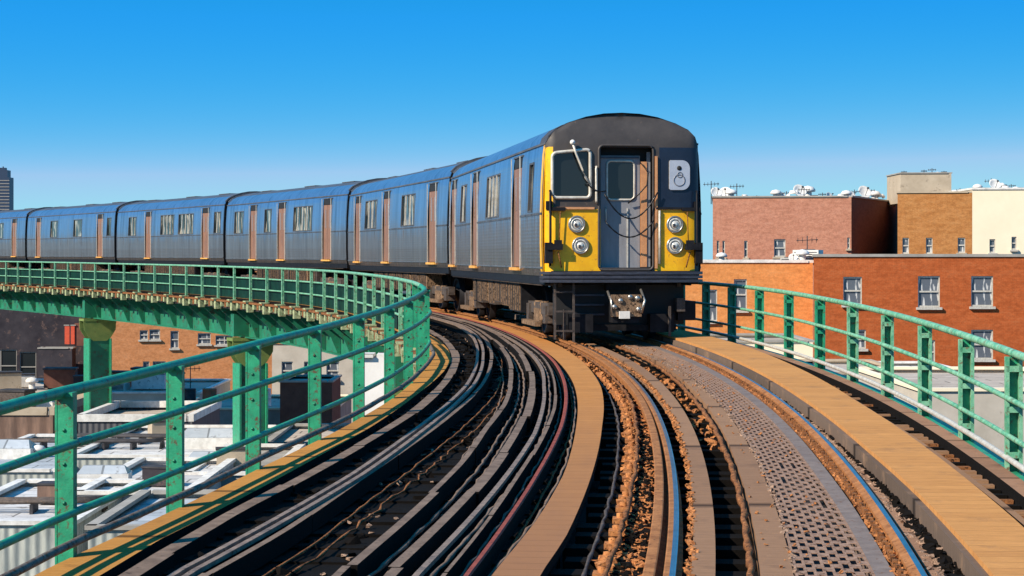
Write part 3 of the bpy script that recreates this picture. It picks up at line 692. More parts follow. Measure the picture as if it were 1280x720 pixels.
RR = thing('railing', pt(12, 2.14, -.2), 'green pipe railing with paired flat posts along the right outer edge of the viaduct', 'railing')
sp = 3.6; OR = C_(2.14)
while sp < 50:
    t = th(sp); c = pt(sp, 2.14, 0); ux = Vector((math.cos(t), -math.sin(t), 0)); uy = Vector((math.sin(t), math.cos(t), 0))
    mt = 'green_pale' if sp < 16 else 'green_paint'; m = MB(); H = 1.55
    for sx in (-1, 1):
        m.box(c + ux * (.055 * sx) + Vector((0, 0, .90 - H / 2)), (.03, .07, H), mt, rz=-t)
    m.box(c + uy * .04 + Vector((0, 0, .90 - H / 2)), (.13, .012, H), 'green_paint', rz=-t)
    for hh in (.08, .46, .80): m.box(c - uy * .02 + Vector((0, 0, hh)), (.13, .03, .05), mt, rz=-t)
    m.build('post', RR, True); sp += 2.22
pipe('top_rail', RR, OR, .93, .034, 2.4, 50, 'green_pale'); pipe('mid_rail', RR, plus(OR, -.06), .56, .024, 2.4, 50, 'green_pale')
pipe('lower_rail', RR, plus(OR, -.06), .25, .022, 2.4, 50, 'green_pale'); pipe('lower_rail', RR, plus(OR, -.06), .06, .026, 2.4, 50, 'white_trim')
m = MB(); m.sweep([(-.03, -.06), (-.03, -.3), (.1, -.3), (.1, -.06)], OR, 2.4, 50, .6, 'green_paint'); m.build('base_beam', RR, True)

# ------------------------------------------------------------------ the train
L = 15.4; HL = L / 2; PITCH = 15.7; SF = 21.97
PROF = [(1.30, 1.10), (1.325, 1.22), (1.335, 1.6), (1.335, 2.12), (1.32, 2.6), (1.29, 3.1), (1.265, 3.27)]   # side wall
ROOF = [(1.265, 3.27), (1.22, 3.40), (1.10, 3.52), (.9, 3.62), (.6, 3.72), (.3, 3.775), (0, 3.79)]
def wx(h): return float(np.interp(h, [p[1] for p in PROF], [p[0] for p in PROF]))
def side_wall(m, sx, ops):
    hs_ = sorted(set([p[1] for p in PROF] + [v for o in ops for v in (o[2], o[3])])); ys = sorted(set([-HL, HL - .12] + [v for o in ops for v in (o[0], o[1])]))
    for i in range(len(ys) - 1):
        for j in range(len(hs_) - 1):
            ym, hm = (ys[i] + ys[i + 1]) / 2, (hs_[j] + hs_[j + 1]) / 2
            if any(o[0] < ym < o[1] and o[2] < hm < o[3] for o in ops): continue
            a, b, y0, y1 = hs_[j], hs_[j + 1], ys[i], ys[i + 1]
            m.face([(sx * wx(a), y0, a), (sx * wx(a), y1, a), (sx * wx(b), y1, b), (sx * wx(b), y0, b)], 'steel_side_reflect')
    for y0, y1, a, b in ops:        # reveals
        d = .07
        for (p, q) in (((y0, a), (y0, b)), ((y0, b), (y1, b)), ((y1, b), (y1, a)), ((y1, a), (y0, a))):
            m.face([(sx * wx(p[1]), p[0], p[1]), (sx * wx(q[1]), q[0], q[1]), (sx * (wx(q[1]) - d), q[0], q[1]), (sx * (wx(p[1]) - d), p[0], p[1])], 'steel_lower')
def bogie(par, yc):
    m = MB()
    for sx in (-1, 1):
        m.box((sx * .98, yc, .52), (.16, 2.5, .2), 'under_grey'); m.box((sx * .98, yc, .38), (.2, .7, .26), 'under_tan')
        m.box((sx * 1.17, yc, .26), (.12, 1.7, .08), 'under_tan')
        for dy in (-1.0, 1.0):
            m.box((sx * .98, yc + dy, .43), (.24, .3, .3), 'under_grey')
        for dy in (-.35, .35): m.lathe([(.08, .3), (.10, .34), (.08, .4), (.10, .46), (.08, .52), (.10, .58), (.08, .64)], (sx * .98, yc + dy, 0), (0, 0, 1), 'under_tan', n=8)
    m.box((0, yc, .5), (1.9, .4, .28), 'dark_steel'); b = m.build('bogie', par)
    for dy in (-.98, .98):
        for sx in (-1, 1):
            m = MB(); m.lathe([(0, .07), (.16, .07), (.17, .03), (.34, .03), (.36, .06), (.43, .06), (.43, -.05), (.46, -.07), (.40, -.08), (.1, -.06), (0, -.06)], (sx * .74, yc + dy, .435), (sx, 0, 0), 'dark_steel', n=20)
            m.build('wheel', b)
        m = MB(); m.tube([(-.7, yc + dy, .435), (.7, yc + dy, .435)], .08, 'dark_steel'); m.build('axle', b)
    return b
def car(i, doors, wins, label, lead=False):
    sa = SF + i * PITCH; a, b = pt(sa, 0), pt(sa + L, 0); d = (a - b); d.z = 0; d.normalize()
    mid = (a + b) / 2
    t = thing('subway_car', mid, label, 'train car', 'cars of the stainless steel train', math.atan2(-d.x, d.y))
    dw = .56 if lead else (.54, .52, .47, .44, .44, .44)[i]
    ops = [(HL - y - dw, HL - y + dw, 1.22, 3.2) for y in doors] + [(HL - y - w_ / 2, HL - y + w_ / 2, 2.18, 3.02) for y, w_, n_ in wins]
    ml = .15
    m = MB()
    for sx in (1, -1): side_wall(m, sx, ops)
    # end walls (flat, dark) and floor
    for y in ((-HL,) if lead else (-HL, HL - .12)):
        ring = [(p[0], y, p[1]) for p in PROF] + [(p[0], y, p[1]) for p in ROOF[1:]]; ring += [(-q[0], q[1], q[2]) for q in ring[::-1][1:]]
        m.face(ring, 'dark_steel')
    m.face([(-1.30, -HL, 1.10), (1.30, -HL, 1.10), (1.30, HL - .12, 1.10), (-1.30, HL - .12, 1.10)], 'dark_steel')
    for sx in (-1, 1):                       # belt rail, skirt rail and panel seams
        for (y0, y1) in zip([-HL] + [HL - y + dw + .04 for y in doors[::-1]], [HL - y - dw - .04 for y in doors[::-1]] + [HL - .14]):
            if y1 - y0 < .1: continue
            for hh, tk in ((2.13, .035), (1.24, .03)): m.bar((sx * (wx(hh) + .004), y0, hh), (sx * (wx(hh) + .004), y1, hh), .016, tk, 'steel_roof' if hh > 2 else 'steel_lower')
            n_ = int((y1 - y0) / 1.3)
            for k in range(1, n_ + 1):
                yy = y0 + (y1 - y0) * k / (n_ + 1); m.bar((sx * (wx(1.2) + .001), yy, 1.14), (sx * (wx(2.1) + .001), yy, 2.1), .005, .012, 'steel_lower', up=(1, 0, 0))
    m.build('body', t)
    m = MB(); ring = ROOF + [(-p[0], p[1]) for p in ROOF[::-1][1:]]
    ye = HL - .12
    for k in range(len(ring) - 1):
        p, q = ring[k], ring[k + 1]; mt = 'steel_sky_tint' if k < 3 or k > len(ring) - 5 else 'steel_roof'
        m.face([(p[0], -HL, p[1] + .002), (p[0], ye, p[1] + .002), (q[0], ye, q[1] + .002), (q[0], -HL, q[1] + .002)], mt, smooth=True)
    for y in ((-HL - .01,) if lead else (-HL - .01, ye - .05)):                 # end arch ribs
        for k in range(len(ring) - 1):
            p, q = ring[k], ring[k + 1]
            m.bar((p[0] * 1.005, y + .04, p[1] + .012), (q[0] * 1.005, y + .04, q[1] + .012), .10, .05, 'roof_dark', up=(0, 1, 0) if False else (0, 0, 1)) if abs(p[0] - q[0]) > .05 else None
    for y in (-HL + 2.2, .3, HL - 3.0):   # roof vents
        m.box((.1, y, 3.79), (.5, 1.3, .03), 'steel_roof')
    for sx in (-1, 1): m.bar((sx * 1.272, -HL, 3.285), (sx * 1.272, ye, 3.285), .03, .035, 'roof_dark')
    m.build('roof', t)
    # doors
    for y in doors:
        for sx in (1, -1):
            yc = HL - y
            f = MB()
            for q in (-1, 1):
                f.box((sx * (wx(2.2) - .055), yc + q * dw * .49, 2.12), (.03, dw * .94, 1.76), 'door_bronze')
                f.box((sx * (wx(2.2) - .038), yc + q * dw * .49, 2.55), (.008, dw * .42, .6), 'door_pane')
            f.box((sx * (wx(3.1) - .035), yc, 3.105), (.05, dw * 1.97, .18), 'black_rubber')
            f.build('door', t)
            f = MB()
            for q in (-1, 1): f.box((sx * (wx(2.2) + .006), yc + q * (dw + .015), 2.2), (.014, .03, 2.0), 'white_trim')
            f.box((sx * (wx(3.2) + .012), yc, 3.21), (.02, dw * 2 + .06, .03), 'steel_roof')
            f.build('door_frame', t)
            f = MB(); f.box((sx * (wx(1.22) + .012), yc, 1.20), (.10, dw * 2.05, .05), 'orange_sill'); f.build('door_sill', t)
    for y, w_, n_ in wins:
        for sx in (1, -1):
            yc = HL - y; f = MB(); X = wx(2.6) - .005
            X0, X1 = wx(2.2) + .004, wx(3.0) + .004
            for (p, q) in (((yc - w_ / 2, 2.18), (yc - w_ / 2, 3.02)), ((yc + w_ / 2, 2.18), (yc + w_ / 2, 3.02)), ((yc - w_ / 2, 2.19), (yc + w_ / 2, 2.19)), ((yc - w_ / 2, 3.01), (yc + w_ / 2, 3.01))):
                f.bar((sx * (wx(p[1])), p[0], p[1]), (sx * (wx(q[1])), q[0], q[1]), .035, .02, 'steel_roof', up=(1, 0, .001))
            for k in range(1, n_):
                yy = yc - w_ / 2 + w_ * k / n_; f.bar((sx * X0, yy, 2.2), (sx * X1, yy, 3.0), .05, .03, 'white_trim', up=(1, 0, .001))
            fo = f.build('window', t)
            f = MB(); f.box((sx * (wx(2.6) - .06), yc, 2.6), (.02, w_ - .02, .84), 'car_glass'); f.build('pane', fo)
    # underframe
    m = MB()
    for sx in (-1, 1): m.box((sx * 1.24, 0, 1.03), (.1, L - .3, .14), 'dark_steel'); m.box((sx * 1.0, 0, .97), (.06, L - .6, .1), 'under_grey')
    m.box((0, 0, .98), (.5, L - .4, .22), 'dark_steel'); m.build('underframe', t)
    for yc in (HL - 2.5, -HL + 2.5): bogie(t, yc)
    y = -HL + 4.1; rnd = random.Random(i * 7 + 3)
    while y < HL - 4.2:
        wd = rnd.uniform(.5, 1.1); hh = rnd.uniform(.38, .56); mt = rnd.choice(['under_tan', 'dark_steel', 'under_grey'])
        for sx in (1, -1):
            f = MB(); f.box((sx * .98, y + wd / 2, .93 - hh / 2), (.42, wd, hh), mt)
            for k in range(int(wd / .13)): f.box((sx * 1.20, y + .07 + k * .13, .93 - hh / 2), (.03, .035, hh * .9), 'under_grey' if k % 2 else 'under_tan')
            f.box((sx * 1.18, y + wd / 2, .93), (.1, wd + .06, .05), 'dark_steel')
            f.build('equipment_box', t)
        y += wd + rnd.uniform(.06, .22)
    f = MB()
    for sx in (1, -1):
        f.tube([(sx * 1.26, -HL + .3, .95), (sx * 1.26, HL - .6, .95)], .02, 'under_grey', n=6)
    f.build('air_pipe', t)
    if not lead or True:
        m = MB(); m.box((0, -HL - .07, 2.3), (1.5, .16, 2.1), 'black_rubber'); m.build('diaphragm', t)
    if not lead:
        m = MB(); m.box((0, HL - .06, 2.3), (1.5, .14, 2.1), 'black_rubber'); m.build('diaphragm', t)
    else: front(t)
    return t

def arch(u):
    ring = ROOF[::-1]; return float(np.interp(abs(u), [p[0] for p in ring] + [1.335], [p[1] for p in ring] + [3.0]))
def fy(u, h):
    y = HL
    if abs(u) > 1.12: y -= .17 * ((abs(u) - 1.12) / .215) ** 2
    if h > 3.15: y -= .16 * ((h - 3.15) / .6) ** 2
    return y
def front(t):
    """cab end; u is metres to the right as seen in the photo (local -x)"""
    # openings: windshield, door portal, right window
    OPS = [(-1.17, -.57, 2.40, 3.14, 'w'), (-.38, .52, 1.24, 3.22, 'd')]
    us = sorted(set([-1.335, -1.30, -1.24, -1.12, 1.12, 1.2, 1.27, 1.335, 0, -.9, .9, .65, -.6, .6] + [o[0] for o in OPS] + [o[1] for o in OPS]))
    hs_ = sorted(set([1.14, 1.3, 1.6, 2.2, 2.8, 3.0, 3.15] + [o[2] for o in OPS] + [o[3] for o in OPS]))
    bl, ye = MB(), {-1: MB(), 1: MB()}
    us2 = []
    for a, b in zip(us, us[1:]): us2 += list(np.linspace(a, b, max(2, int((b - a) / .12) + 1))[:-1])
    us2.append(us[-1])
    for a, b in zip(us2, us2[1:]):
        um = (a + b) / 2; W0 = lambda u: (min(abs(u), 99))
        top = hs_ + [None]
        for j in range(len(hs_)):
            h0 = hs_[j]; h1 = hs_[j + 1] if j + 1 < len(hs_) else None
            if h1 is None:
                n = 4; ta, tb = max(arch(a), 3.22), max(arch(b), 3.22)
                if abs(um) > 1.27: continue
                for k in range(n):
                    fa = [h0 + (ta - h0) * k / n, h0 + (ta - h0) * (k + 1) / n]; fb = [h0 + (tb - h0) * k / n, h0 + (tb - h0) * (k + 1) / n]
                    bl.face([(-a, fy(a, fa[0]), fa[0]), (-b, fy(b, fb[0]), fb[0]), (-b, fy(b, fb[1]), fb[1]), (-a, fy(a, fa[1]), fa[1])], 'black_hood', smooth=True)
                continue
            hm = (h0 + h1) / 2
            if any(o[0] < um < o[1] and o[2] < hm < o[3] for o in OPS): continue
            def cl(u, h):
                lim = wx(min(h, 3.27)) if h > 1.1 else 1.3
                uu = max(-lim, min(lim, u)); return (-uu, fy(u, h), h)
            q = [cl(a, h0), cl(b, h0), cl(b, h1), cl(a, h1)]
            if um < -1.18: tgt, mt = ye[-1], 'yellow_paint'
            elif hm < 2.2 and um < -.42: tgt, mt = ye[-1], 'yellow_paint'
            elif hm < 2.2 and .55 < um < 1.22: tgt, mt = ye[1], 'yellow_paint'
            elif um > .60 and 2.2 < hm < 3.2: tgt, mt = bl, 'navy_panel'
            else: tgt, mt = bl, 'black_hood'
            tgt.face(q, mt, smooth=True)
    # hood lip joining the roof
    ring = ROOF + [(-p[0], p[1]) for p in ROOF[::-1][1:]]
    for p, q in zip(ring, ring[1:]):
        bl.face([(p[0], HL - .14, p[1] + .004), (q[0], HL - .14, q[1] + .004), (q[0], fy(q[0], max(q[1], 3.22)), q[1]), (p[0], fy(p[0], max(p[1], 3.22)), p[1])], 'black_hood')
        bl.face([(p[0] * 1.004, HL - .9, p[1] + .008), (q[0] * 1.004, HL - .9, q[1] + .008), (q[0] * 1.004, HL - .13, q[1] + .008), (p[0] * 1.004, HL - .13, p[1] + .008)], 'black_hood')
    bl.build('front_hood', t)
    for k in (-1, 1): ye[k].build('yellow_panel', t)
    # side strip of yellow round the corner
    m = MB()
    for a, b in zip(PROF, PROF[1:]):
        m.face([(a[0] + .004, HL - .36, a[1]), (a[0] + .004, HL - .16, a[1]), (b[0] + .004, HL - .16, b[1]), (b[0] + .004, HL - .36, b[1])], 'yellow_paint')
        m.face([(a[0] + .003, HL - .19, a[1]), (a[0] - .01, HL - .10, a[1]), (b[0] - .01, HL - .10, b[1]), (b[0] + .003, HL - .19, b[1])], 'yellow_paint')
    m.build('yellow_corner', t)
    def ubox(m, u, y, h, d, mat): m.box((-u, y, h), d, mat)
    # windshield
    def rrect(u0, u1, h0, h1, r, n=4):
        P = []
        for cx, cy, a0 in ((u1 - r, h1 - r, 0), (u0 + r, h1 - r, 90), (u0 + r, h0 + r, 180), (u1 - r, h0 + r, 270)):
            for k in range(n + 1): an = R_(a0 + 90 * k / n); P.append((cx + r * math.cos(an), cy + r * math.sin(an)))
        return P
    def frame(m, P, y, r, mat, skew=lambda u: 0.):
        pts = [(-u, y, h + skew(u) * (h > 2.8)) for u, h in P]; pts.append(pts[0]); pts.append(pts[1]); m.tube(pts, r, mat, n=6, caps=False)
    m = MB(); frame(m, rrect(-1.185, -.555, 2.385, 3.15, .07), HL + .012, .03, 'white_trim', lambda u: (u + .87) * .1)
    wd = m.build('windshield', t)
    m = MB(); ubox(m, -.87, HL - .05, 2.77, (.64, .02, .78), 'cab_glass'); m.build('pane', wd)
    # right-hand window with the route sign
    m = MB(); P = [(.785, 2.52), (.98, 2.52)] + [(.98 + .13 * math.sin(R_(a)), 2.65 - .13 * math.cos(R_(a))) for a in (15, 30, 45, 60, 75, 90)] + [(.98 + .13 * math.cos(R_(a)), 2.88 + .13 * math.sin(R_(a))) for a in (0, 15, 30, 45, 60, 75, 90)] + [(.785, 3.01), (.765, 2.99), (.765, 2.54)]
    m.face([(-u, HL + .03, h) for u, h in P], 'sign_grey'); 
    for (a, b) in zip(P, P[1:] + P[:1]): m.face([(-a[0], HL + .03, a[1]), (-b[0], HL + .03, b[1]), (-b[0], HL - .01, b[1]), (-a[0], HL - .01, a[1])], 'white_trim')
    sg = m.build('route_sign', t)
    m = MB(); m.lathe([(.10, 0), (.10, .006), (.085, .006), (.085, 0)], (-.93, HL + .031, 2.68), (0, 1, 0), 'sign_ring', n=20)
    m.lathe([(.05, 0), (.05, .006), (.035, .006), (.035, 0)], (-.94, HL + .031, 2.77), (0, 1, 0), 'sign_ring', n=14)
    m.lathe([(.0, .008), (.035, .007), (.04, 0)], (-.93, HL + .032, 2.88), (0, 1, 0), 'black_rubber', n=10); m.build('sign_symbol', sg)
    # gangway door recess
    m = MB(); y0, y1 = HL + .0, HL - .28
    m.face([(.38, y0, 1.24), (.38, y1, 1.24), (.38, y1, 3.22), (.38, y0, 3.22)], 'black_hood')
    m.face([(-.52, y0, 1.24), (-.52, y1, 1.24), (-.52, y1, 3.22), (-.52, y0, 3.22)], 'black_hood')
    m.face([(.38, y0, 3.22), (-.52, y0, 3.22), (-.52, y1, 3.22), (.38, y1, 3.22)], 'black_hood')
    m.face([(.38, y0, 1.24), (-.52, y0, 1.24), (-.52, y1, 1.24), (.38, y1, 1.24)], 'bumper')
    m.face([(.38, y1, 1.24), (-.52, y1, 1.24), (-.52, y1, 3.22), (.38, y1, 3.22)], 'black_rubber')
    ubox(m, .37, HL - .16, 2.12, (.10, .06, 1.74), 'sunlit_jamb_tan'); ubox(m, .45, HL - .17, 2.2, (.06, .05, 1.9), 'door_front')
    ubox(m, .545, HL + .015, 2.15, (.04, .04, 1.85), 'sunlit_jamb_tan')
    frame(m, rrect(-.41, .50, 1.2, 3.25, .08), HL + .004, .022, 'black_hood')
    m.build('door_portal', t)
    m = MB(); ubox(m, -.03, HL - .2, 2.16, (.68, .05, 1.86), 'door_front'); ubox(m, .10, HL - .168, 1.72, (.02, .02, 1.0), 'white_trim'); ubox(m, -.03, HL - .165, 3.0 + .06, (.64, .02, .03), 'bumper')
    dr = m.build('front_door', t)
    m = MB(); frame(m, rrect(-.245, .215, 2.36, 3.0, .07), HL - .168, .02, 'white_trim'); wn = m.build('window_frame', dr)
    m = MB(); ubox(m, -.015, HL - .172, 2.68, (.44, .012, .62), 'cab_glass'); m.build('window_pane', dr)
    m = MB(); m.tube([(-.0 + .27, HL - .15, 2.0), (.27, HL - .12, 2.02), (.27, HL - .12, 2.2), (.27, HL - .15, 2.22)], .012, 'white_trim', n=6); m.build('door_handle', dr)
    # headlights
    for u, h in ((-.78, 1.95), (-.72, 1.60), (.86, 1.95), (.86, 1.60)):
        m = MB(); m.lathe([(.14, -.02), (.145, .03), (.125, .045), (.115, .03)], (-u, HL, h), (0, 1, 0), 'coupler_steel', n=20)
        hd = m.build('headlight', t)
        m = MB(); m.lathe([(.118, .02), (.105, .036), (.085, .042), (.08, .036), (.055, .038), (.05, .046), (0, .05)], (-u, HL, h), (0, 1, 0), 'lamp_glass', n=20); m.build('lens', hd)
        m = MB()
        m.lathe([(.083, 0), (.083, .006), (.074, .006), (.074, 0)], (-u, HL + .038, h), (0, 1, 0), 'bumper', n=16)
        m.box((-u + .02, HL + .05, h - .012), (.035, .012, .05), 'bumper')
        m.build('lens_ring', hd)
    # anticlimber
    m = MB()
    for k, h in enumerate((1.02, 1.085, 1.15)):
        n = 9; r = []
        P = [(-1.37, HL - .16), (-1.25, HL + .06), (-.7, HL + .14), (0, HL + .16), (.7, HL + .14), (1.25, HL + .06), (1.37, HL - .16), (1.2, HL - .5), (-1.2, HL - .5)]
        lo, hi = h - .024, h + .024
        m.face([(-u, y, hi) for u, y in P], 'bumper'); m.face([(-u, y, lo) for u, y in P[::-1]], 'bumper')
        for a, b in zip(P, P[1:] + P[:1]): m.face([(-a[0], a[1], lo), (-b[0], b[1], lo), (-b[0], b[1], hi), (-a[0], a[1], hi)], 'bumper')
    m.box((0, HL - .2, 1.085), (2.4, .5, .2), 'dark_steel'); m.build('anticlimber', t)
    # brackets, steps and grab irons on both front corners
    for sg_ in (-1, 1):
        m = MB(); u = 1.225 * sg_
        m.tube([(-u, HL + .03, 1.28), (-u, HL + .07, 1.32), (-u, HL + .07, 2.45), (-u, HL + .02, 2.5)], .022, 'dark_steel', n=6)
        ubox(m, sg_ * 1.13, HL + .03, 2.2, (.3, .09, .06), 'dark_steel'); ubox(m, sg_ * 1.24, HL + .02, 2.26, (.1, .08, .14), 'dark_steel')
        ubox(m, sg_ * 1.16, HL + .07, 1.58, (.26, .12, .10), 'dark_steel'); ubox(m, sg_ * 1.25, HL + .05, 1.48, (.12, .12, .34), 'dark_steel')
        ubox(m, sg_ * 1.10, HL + .08, 1.62, (.12, .08, .14), 'dark_steel'); m.tube([(-sg_ * 1.08, HL + .05, 1.6), (-sg_ * 1.06, HL + .06, 2.16)], .009, 'rust', n=5)
        m.tube([(-sg_ * 1.04, HL + .05, 1.24), (-sg_ * 1.1, HL + .09, 1.5)], .012, 'rust', n=5)
        m.build('corner_bracket', t)
        m = MB(); ubox(m, sg_ * .84, HL + .012, 2.215, (.7 if sg_ < 0 else .6, .05, .035), 'sunlit_jamb_tan' if sg_ < 0 else 'dark_steel'); m.build('ledge', t)
    m = MB(); m.tube([(.46, HL + .03, 2.3), (.46, HL + .05, 2.34), (.46, HL + .05, 2.86), (.46, HL + .03, 2.9)], .022, 'white_trim', n=6); m.build('grab_iron', t)
    m = MB(); m.tube([(-.60, HL + .03, 1.3), (-.60, HL + .03, 2.18)], .02, 'white_trim', n=6); m.build('grab_iron', t)
    # wiper
    m = MB(); m.tube([(.86, HL + .08, 3.28), (.80, HL + .08, 3.1), (.70, HL + .07, 2.85), (.64, HL + .05, 2.72), (.56, HL + .04, 2.6)], [.02, .02, .018, .02, .014], 'white_trim', n=6)
    m.lathe([(0, -.045), (.035, -.03), (.045, 0), (.035, .03), (0, .045)], (.86, HL + .08, 3.29), (0, 1, 0), 'roof_white_unit', n=12); m.build('wiper', t)
    # safety chains
    def chain(P, r=.012):
        m = MB(); pts = []
        for k in range(17):
            f = k / 16; a, b, sag = P; x = a[0] + (b[0] - a[0]) * f; h = a[1] + (b[1] - a[1]) * f - sag * 4 * f * (1 - f); pts.append((-x, HL + .07, h))
        m.tube(pts, [r * (1.35 if k % 2 else .9) for k in range(17)], 'black_chain', n=6); m.build('safety_chain', t)
    chain(((-.33, 2.45), (.56, 2.48), .42)); chain(((-.30, 1.98), (.50, 2.02), .26)); chain(((-.62, 2.62), (-.3, 2.5), .06)); 
    m = MB(); m.tube([(-.30, HL - .1, 2.98), (-.42, HL - .02, 2.8), (-.40, HL - .02, 2.6), (-.27, HL - .06, 2.45), (-.1, HL - .12, 2.3)], .012, 'black_chain', n=5); m.build('hanging_cable', t)
    # coupler, ladder, steps and pilot
    m = MB(); m.box((0, HL + .05, .55), (.44, .35, .42), 'dark_steel'); m.box((0, HL + .24, .62), (.5, .06, .36), 'under_tan'); m.box((.04, HL + .3, .47), (.17, .06, .12), 'roof_white_unit')
    for dx, dz in ((-.18, .74), (-.06, .76), (.1, .7), (.2, .6), (-.2, .56)):
        m.lathe([(0, .03), (.035, .025), (.045, 0)], (dx, HL + .28, dz), (0, 1, 0), 'coupler_steel', n=8)
    m.tube([(.28, HL + .1, .85), (.26, HL + .28, .7), (.24, HL + .3, .45)], .022, 'coupler_steel', n=6); m.tube([(-.27, HL + .1, .88), (-.30, HL + .28, .7), (-.24, HL + .3, .5)], .022, 'coupler_steel', n=6)
    m.tube([(0, HL - .9, .55), (0, HL + .1, .55)], .14, 'dark_steel'); m.build('coupler', t)
    m = MB()
    for u in (-1.13, -.82): m.bar((-u, HL - .06, .98), (-u, HL - .06, .06 if u < -1 else .02), .035, .03, 'under_grey', up=(0, 1, 0))
    for h in (.84, .52, .2): m.bar((1.13, HL - .06, h), (.82, HL - .06, h), .035, .03, 'under_grey')
    m.build('ladder', t)
    m = MB(); m.box((0, HL - .45, .62), (2.2, .08, .66), 'black_rubber'); m.box((-.68, HL - .3, .32), (.4, .3, .3), 'dark_steel'); m.box((.68, HL - .3, .32), (.4, .3, .3), 'dark_steel')
    m.box((0, HL - .35, .24), (1.9, .1, .1), 'dark_steel'); m.box((.95, HL - .2, .3), (.035, .05, .5), 'under_grey'); m.box((-.80, HL - .12, .35), (.04, .05, .5), 'under_grey')
    for h in (.78, .62, .46): m.box((.5, HL - .39, h), (.5, .05, .03), 'bumper')
    m.build('pilot_guard', t)
    m = MB(); m.box((-1.12, HL - .5, .52), (.3, .5, .32), 'dark_steel'); m.box((-1.0, HL - .25, .62), (.14, .2, .22), 'under_grey'); m.build('tripcock_box', t)

car(0, [3.35, 10.0, 14.5], [(1.55, .5, 1), (6.9, 2.1, 4), (12.3, 1.1, 2)], 'lead subway car with yellow front panels, black hood and four round headlights', True)
car(1, [2.0, 8.6, 13.6], [(5.3, 1.9, 3), (11.2, 2.0, 3)], 'subway car directly coupled behind the lead car with the yellow front')
car(2, [2.2, 7.6, 11.4], [(5.0, 2.2, 4), (9.4, .9, 1), (13.5, 1.3, 2)], 'third car from the front of the train, a lone roof fitting on top')
car(3, [2.4, 10.4], [(.9, .8, 2), (5.0, 2.0, 4), (7.6, 1.9, 4), (12.9, 1.2, 2)], 'fourth car from the front, with two banks of dark windows side by side')
car(4, [2.4, 13.2], [(1.0, .6, 1), (6.1, 1.4, 1), (10.3, 1.3, 1)], 'fifth car from the front, with two single dark square windows')
car(5, [2.2, 8.0, 13.0], [(5.1, 1.6, 1), (10.6, 1.6, 2)], 'rearmost visible car, cut off by the left edge of the photo')

# ------------------------------------------------------------------ buildings
def wall(m, p0, p1, z0, z1, ops, mat, reveal='concrete', depth=.18):
    """upright wall from p0 to p1 (plan), openings (u0, u1, a, b) in metres along it, seen from its outer (right-hand) side"""
    p0, p1 = Vector((*p0, 0)), Vector((*p1, 0)); d = (p1 - p0); Lw = d.length; d.normalize(); n = Vector((d.y, -d.x, 0))
    us = sorted(set([0, Lw] + [v for o in ops for v in o[:2]])); zs = sorted(set([z0, z1] + [v for o in ops for v in o[2:4]]))
    P = lambda u, z, k=0: p0 + d * u - n * k + Vector((0, 0, z))
    for a, b in zip(us, us[1:]):
        for c, e in zip(zs, zs[1:]):
            if any(o[0] <= (a + b) / 2 <= o[1] and o[2] <= (c + e) / 2 <= o[3] for o in ops): continue
            m.face([P(a, c), P(b, c), P(b, e), P(a, e)], mat, uv=[(a, c), (b, c), (b, e), (a, e)])
    for u0, u1, a, b in [o[:4] for o in ops]:
        for (p, q) in (((u0, a), (u0, b)), ((u0, b), (u1, b)), ((u1, b), (u1, a)), ((u1, a), (u0, a))):
            m.face([P(*p), P(*q), P(*q, depth), P(*p, depth)], reveal)
    return P, d, n
def building(name, foot, z0, z1, mats, ops, label, cat, roof='tar', cope='concrete', cope_h=.14, group=None, win=None, cope_face=None, sill='white_trim', frame='white_trim', parapet=.5, glass='house_glass'):
    """foot: plan corners, counter-clockwise seen from above; ops: {edge: [(u0,u1,a,b)]}"""
    cx = sum(p[0] for p in foot) / len(foot); cy = sum(p[1] for p in foot) / len(foot)
    t = thing(name, (cx, cy, z0), label, cat, group)
    n = len(foot); m = MB()
    for i in range(n):
        a, b = foot[i], foot[(i + 1) % n]; o = ops.get(i, [])
        mt = mats[i] if isinstance(mats, (list, tuple)) else mats
        P, d, nn = wall(m, a, b, z0, z1, o, mt)
        for (u0, u1, c, e, *st) in o:
            st = st[0] if st else 'win'
            f = MB(); W = u1 - u0; H = e - c
            for (q0, q1) in (((u0, c), (u0, e)), ((u1, c), (u1, e))): f.bar(P(*q0, .1), P(*q1, .1), .09, .06, frame, up=nn)
            for zz in (c + .04, e - .04, (c + e) / 2): f.bar(P(u0, zz, .09), P(u1, zz, .09), .05, .08, frame, up=(0, 0, 1))
            if W > 1.3: f.bar(P((u0 + u1) / 2, c, .1), P((u0 + u1) / 2, e, .1), .07, .06, frame, up=nn)
            wo = f.build('window', t, True)
            f = MB(); q = [P(u0, c, .14), P(u1, c, .14), P(u1, e, .14), P(u0, e, .14)]; f.face(q, glass, uv=[(0, 0), (W, 0), (W, H), (0, H)]); f.build('pane', wo, True, fix=False)
            f = MB(); f.bar(P(u0 - .1, c - .06, -.05), P(u1 + .1, c - .06, -.05), .22, .12, sill); f.build('sill', wo, True)
    m.build('wall', t, True)
    m = MB(); m.face([(p[0], p[1], z1 - parapet) for p in foot], roof); m.build('roof', t, True, fix=False)
    m = MB()
    for i in range(n):
        a, b = Vector((*foot[i], z1 + cope_h / 2)), Vector((*foot[(i + 1) % n], z1 + cope_h / 2)); d = (b - a).normalized()
        nn = Vector((d.y, -d.x, 0)); m.bar(a - nn * .06 + d * (.0 if i % 2 else -.05), b - nn * .06 - d * (.25 if not i % 2 else -.05), .26, cope_h, cope)
        # back face of the parapet
    m.build('coping', t, True)
    return t
def X(px, D): return (px - 640) * D / F_PX
def Z(py, D): return CAM_Z - (py - 320) * D / F_PX
def wins(D, x0, lst): return [(X(a, D) - x0, X(b, D) - x0, Z(d, D), Z(c, D)) for a, b, c, d in lst]

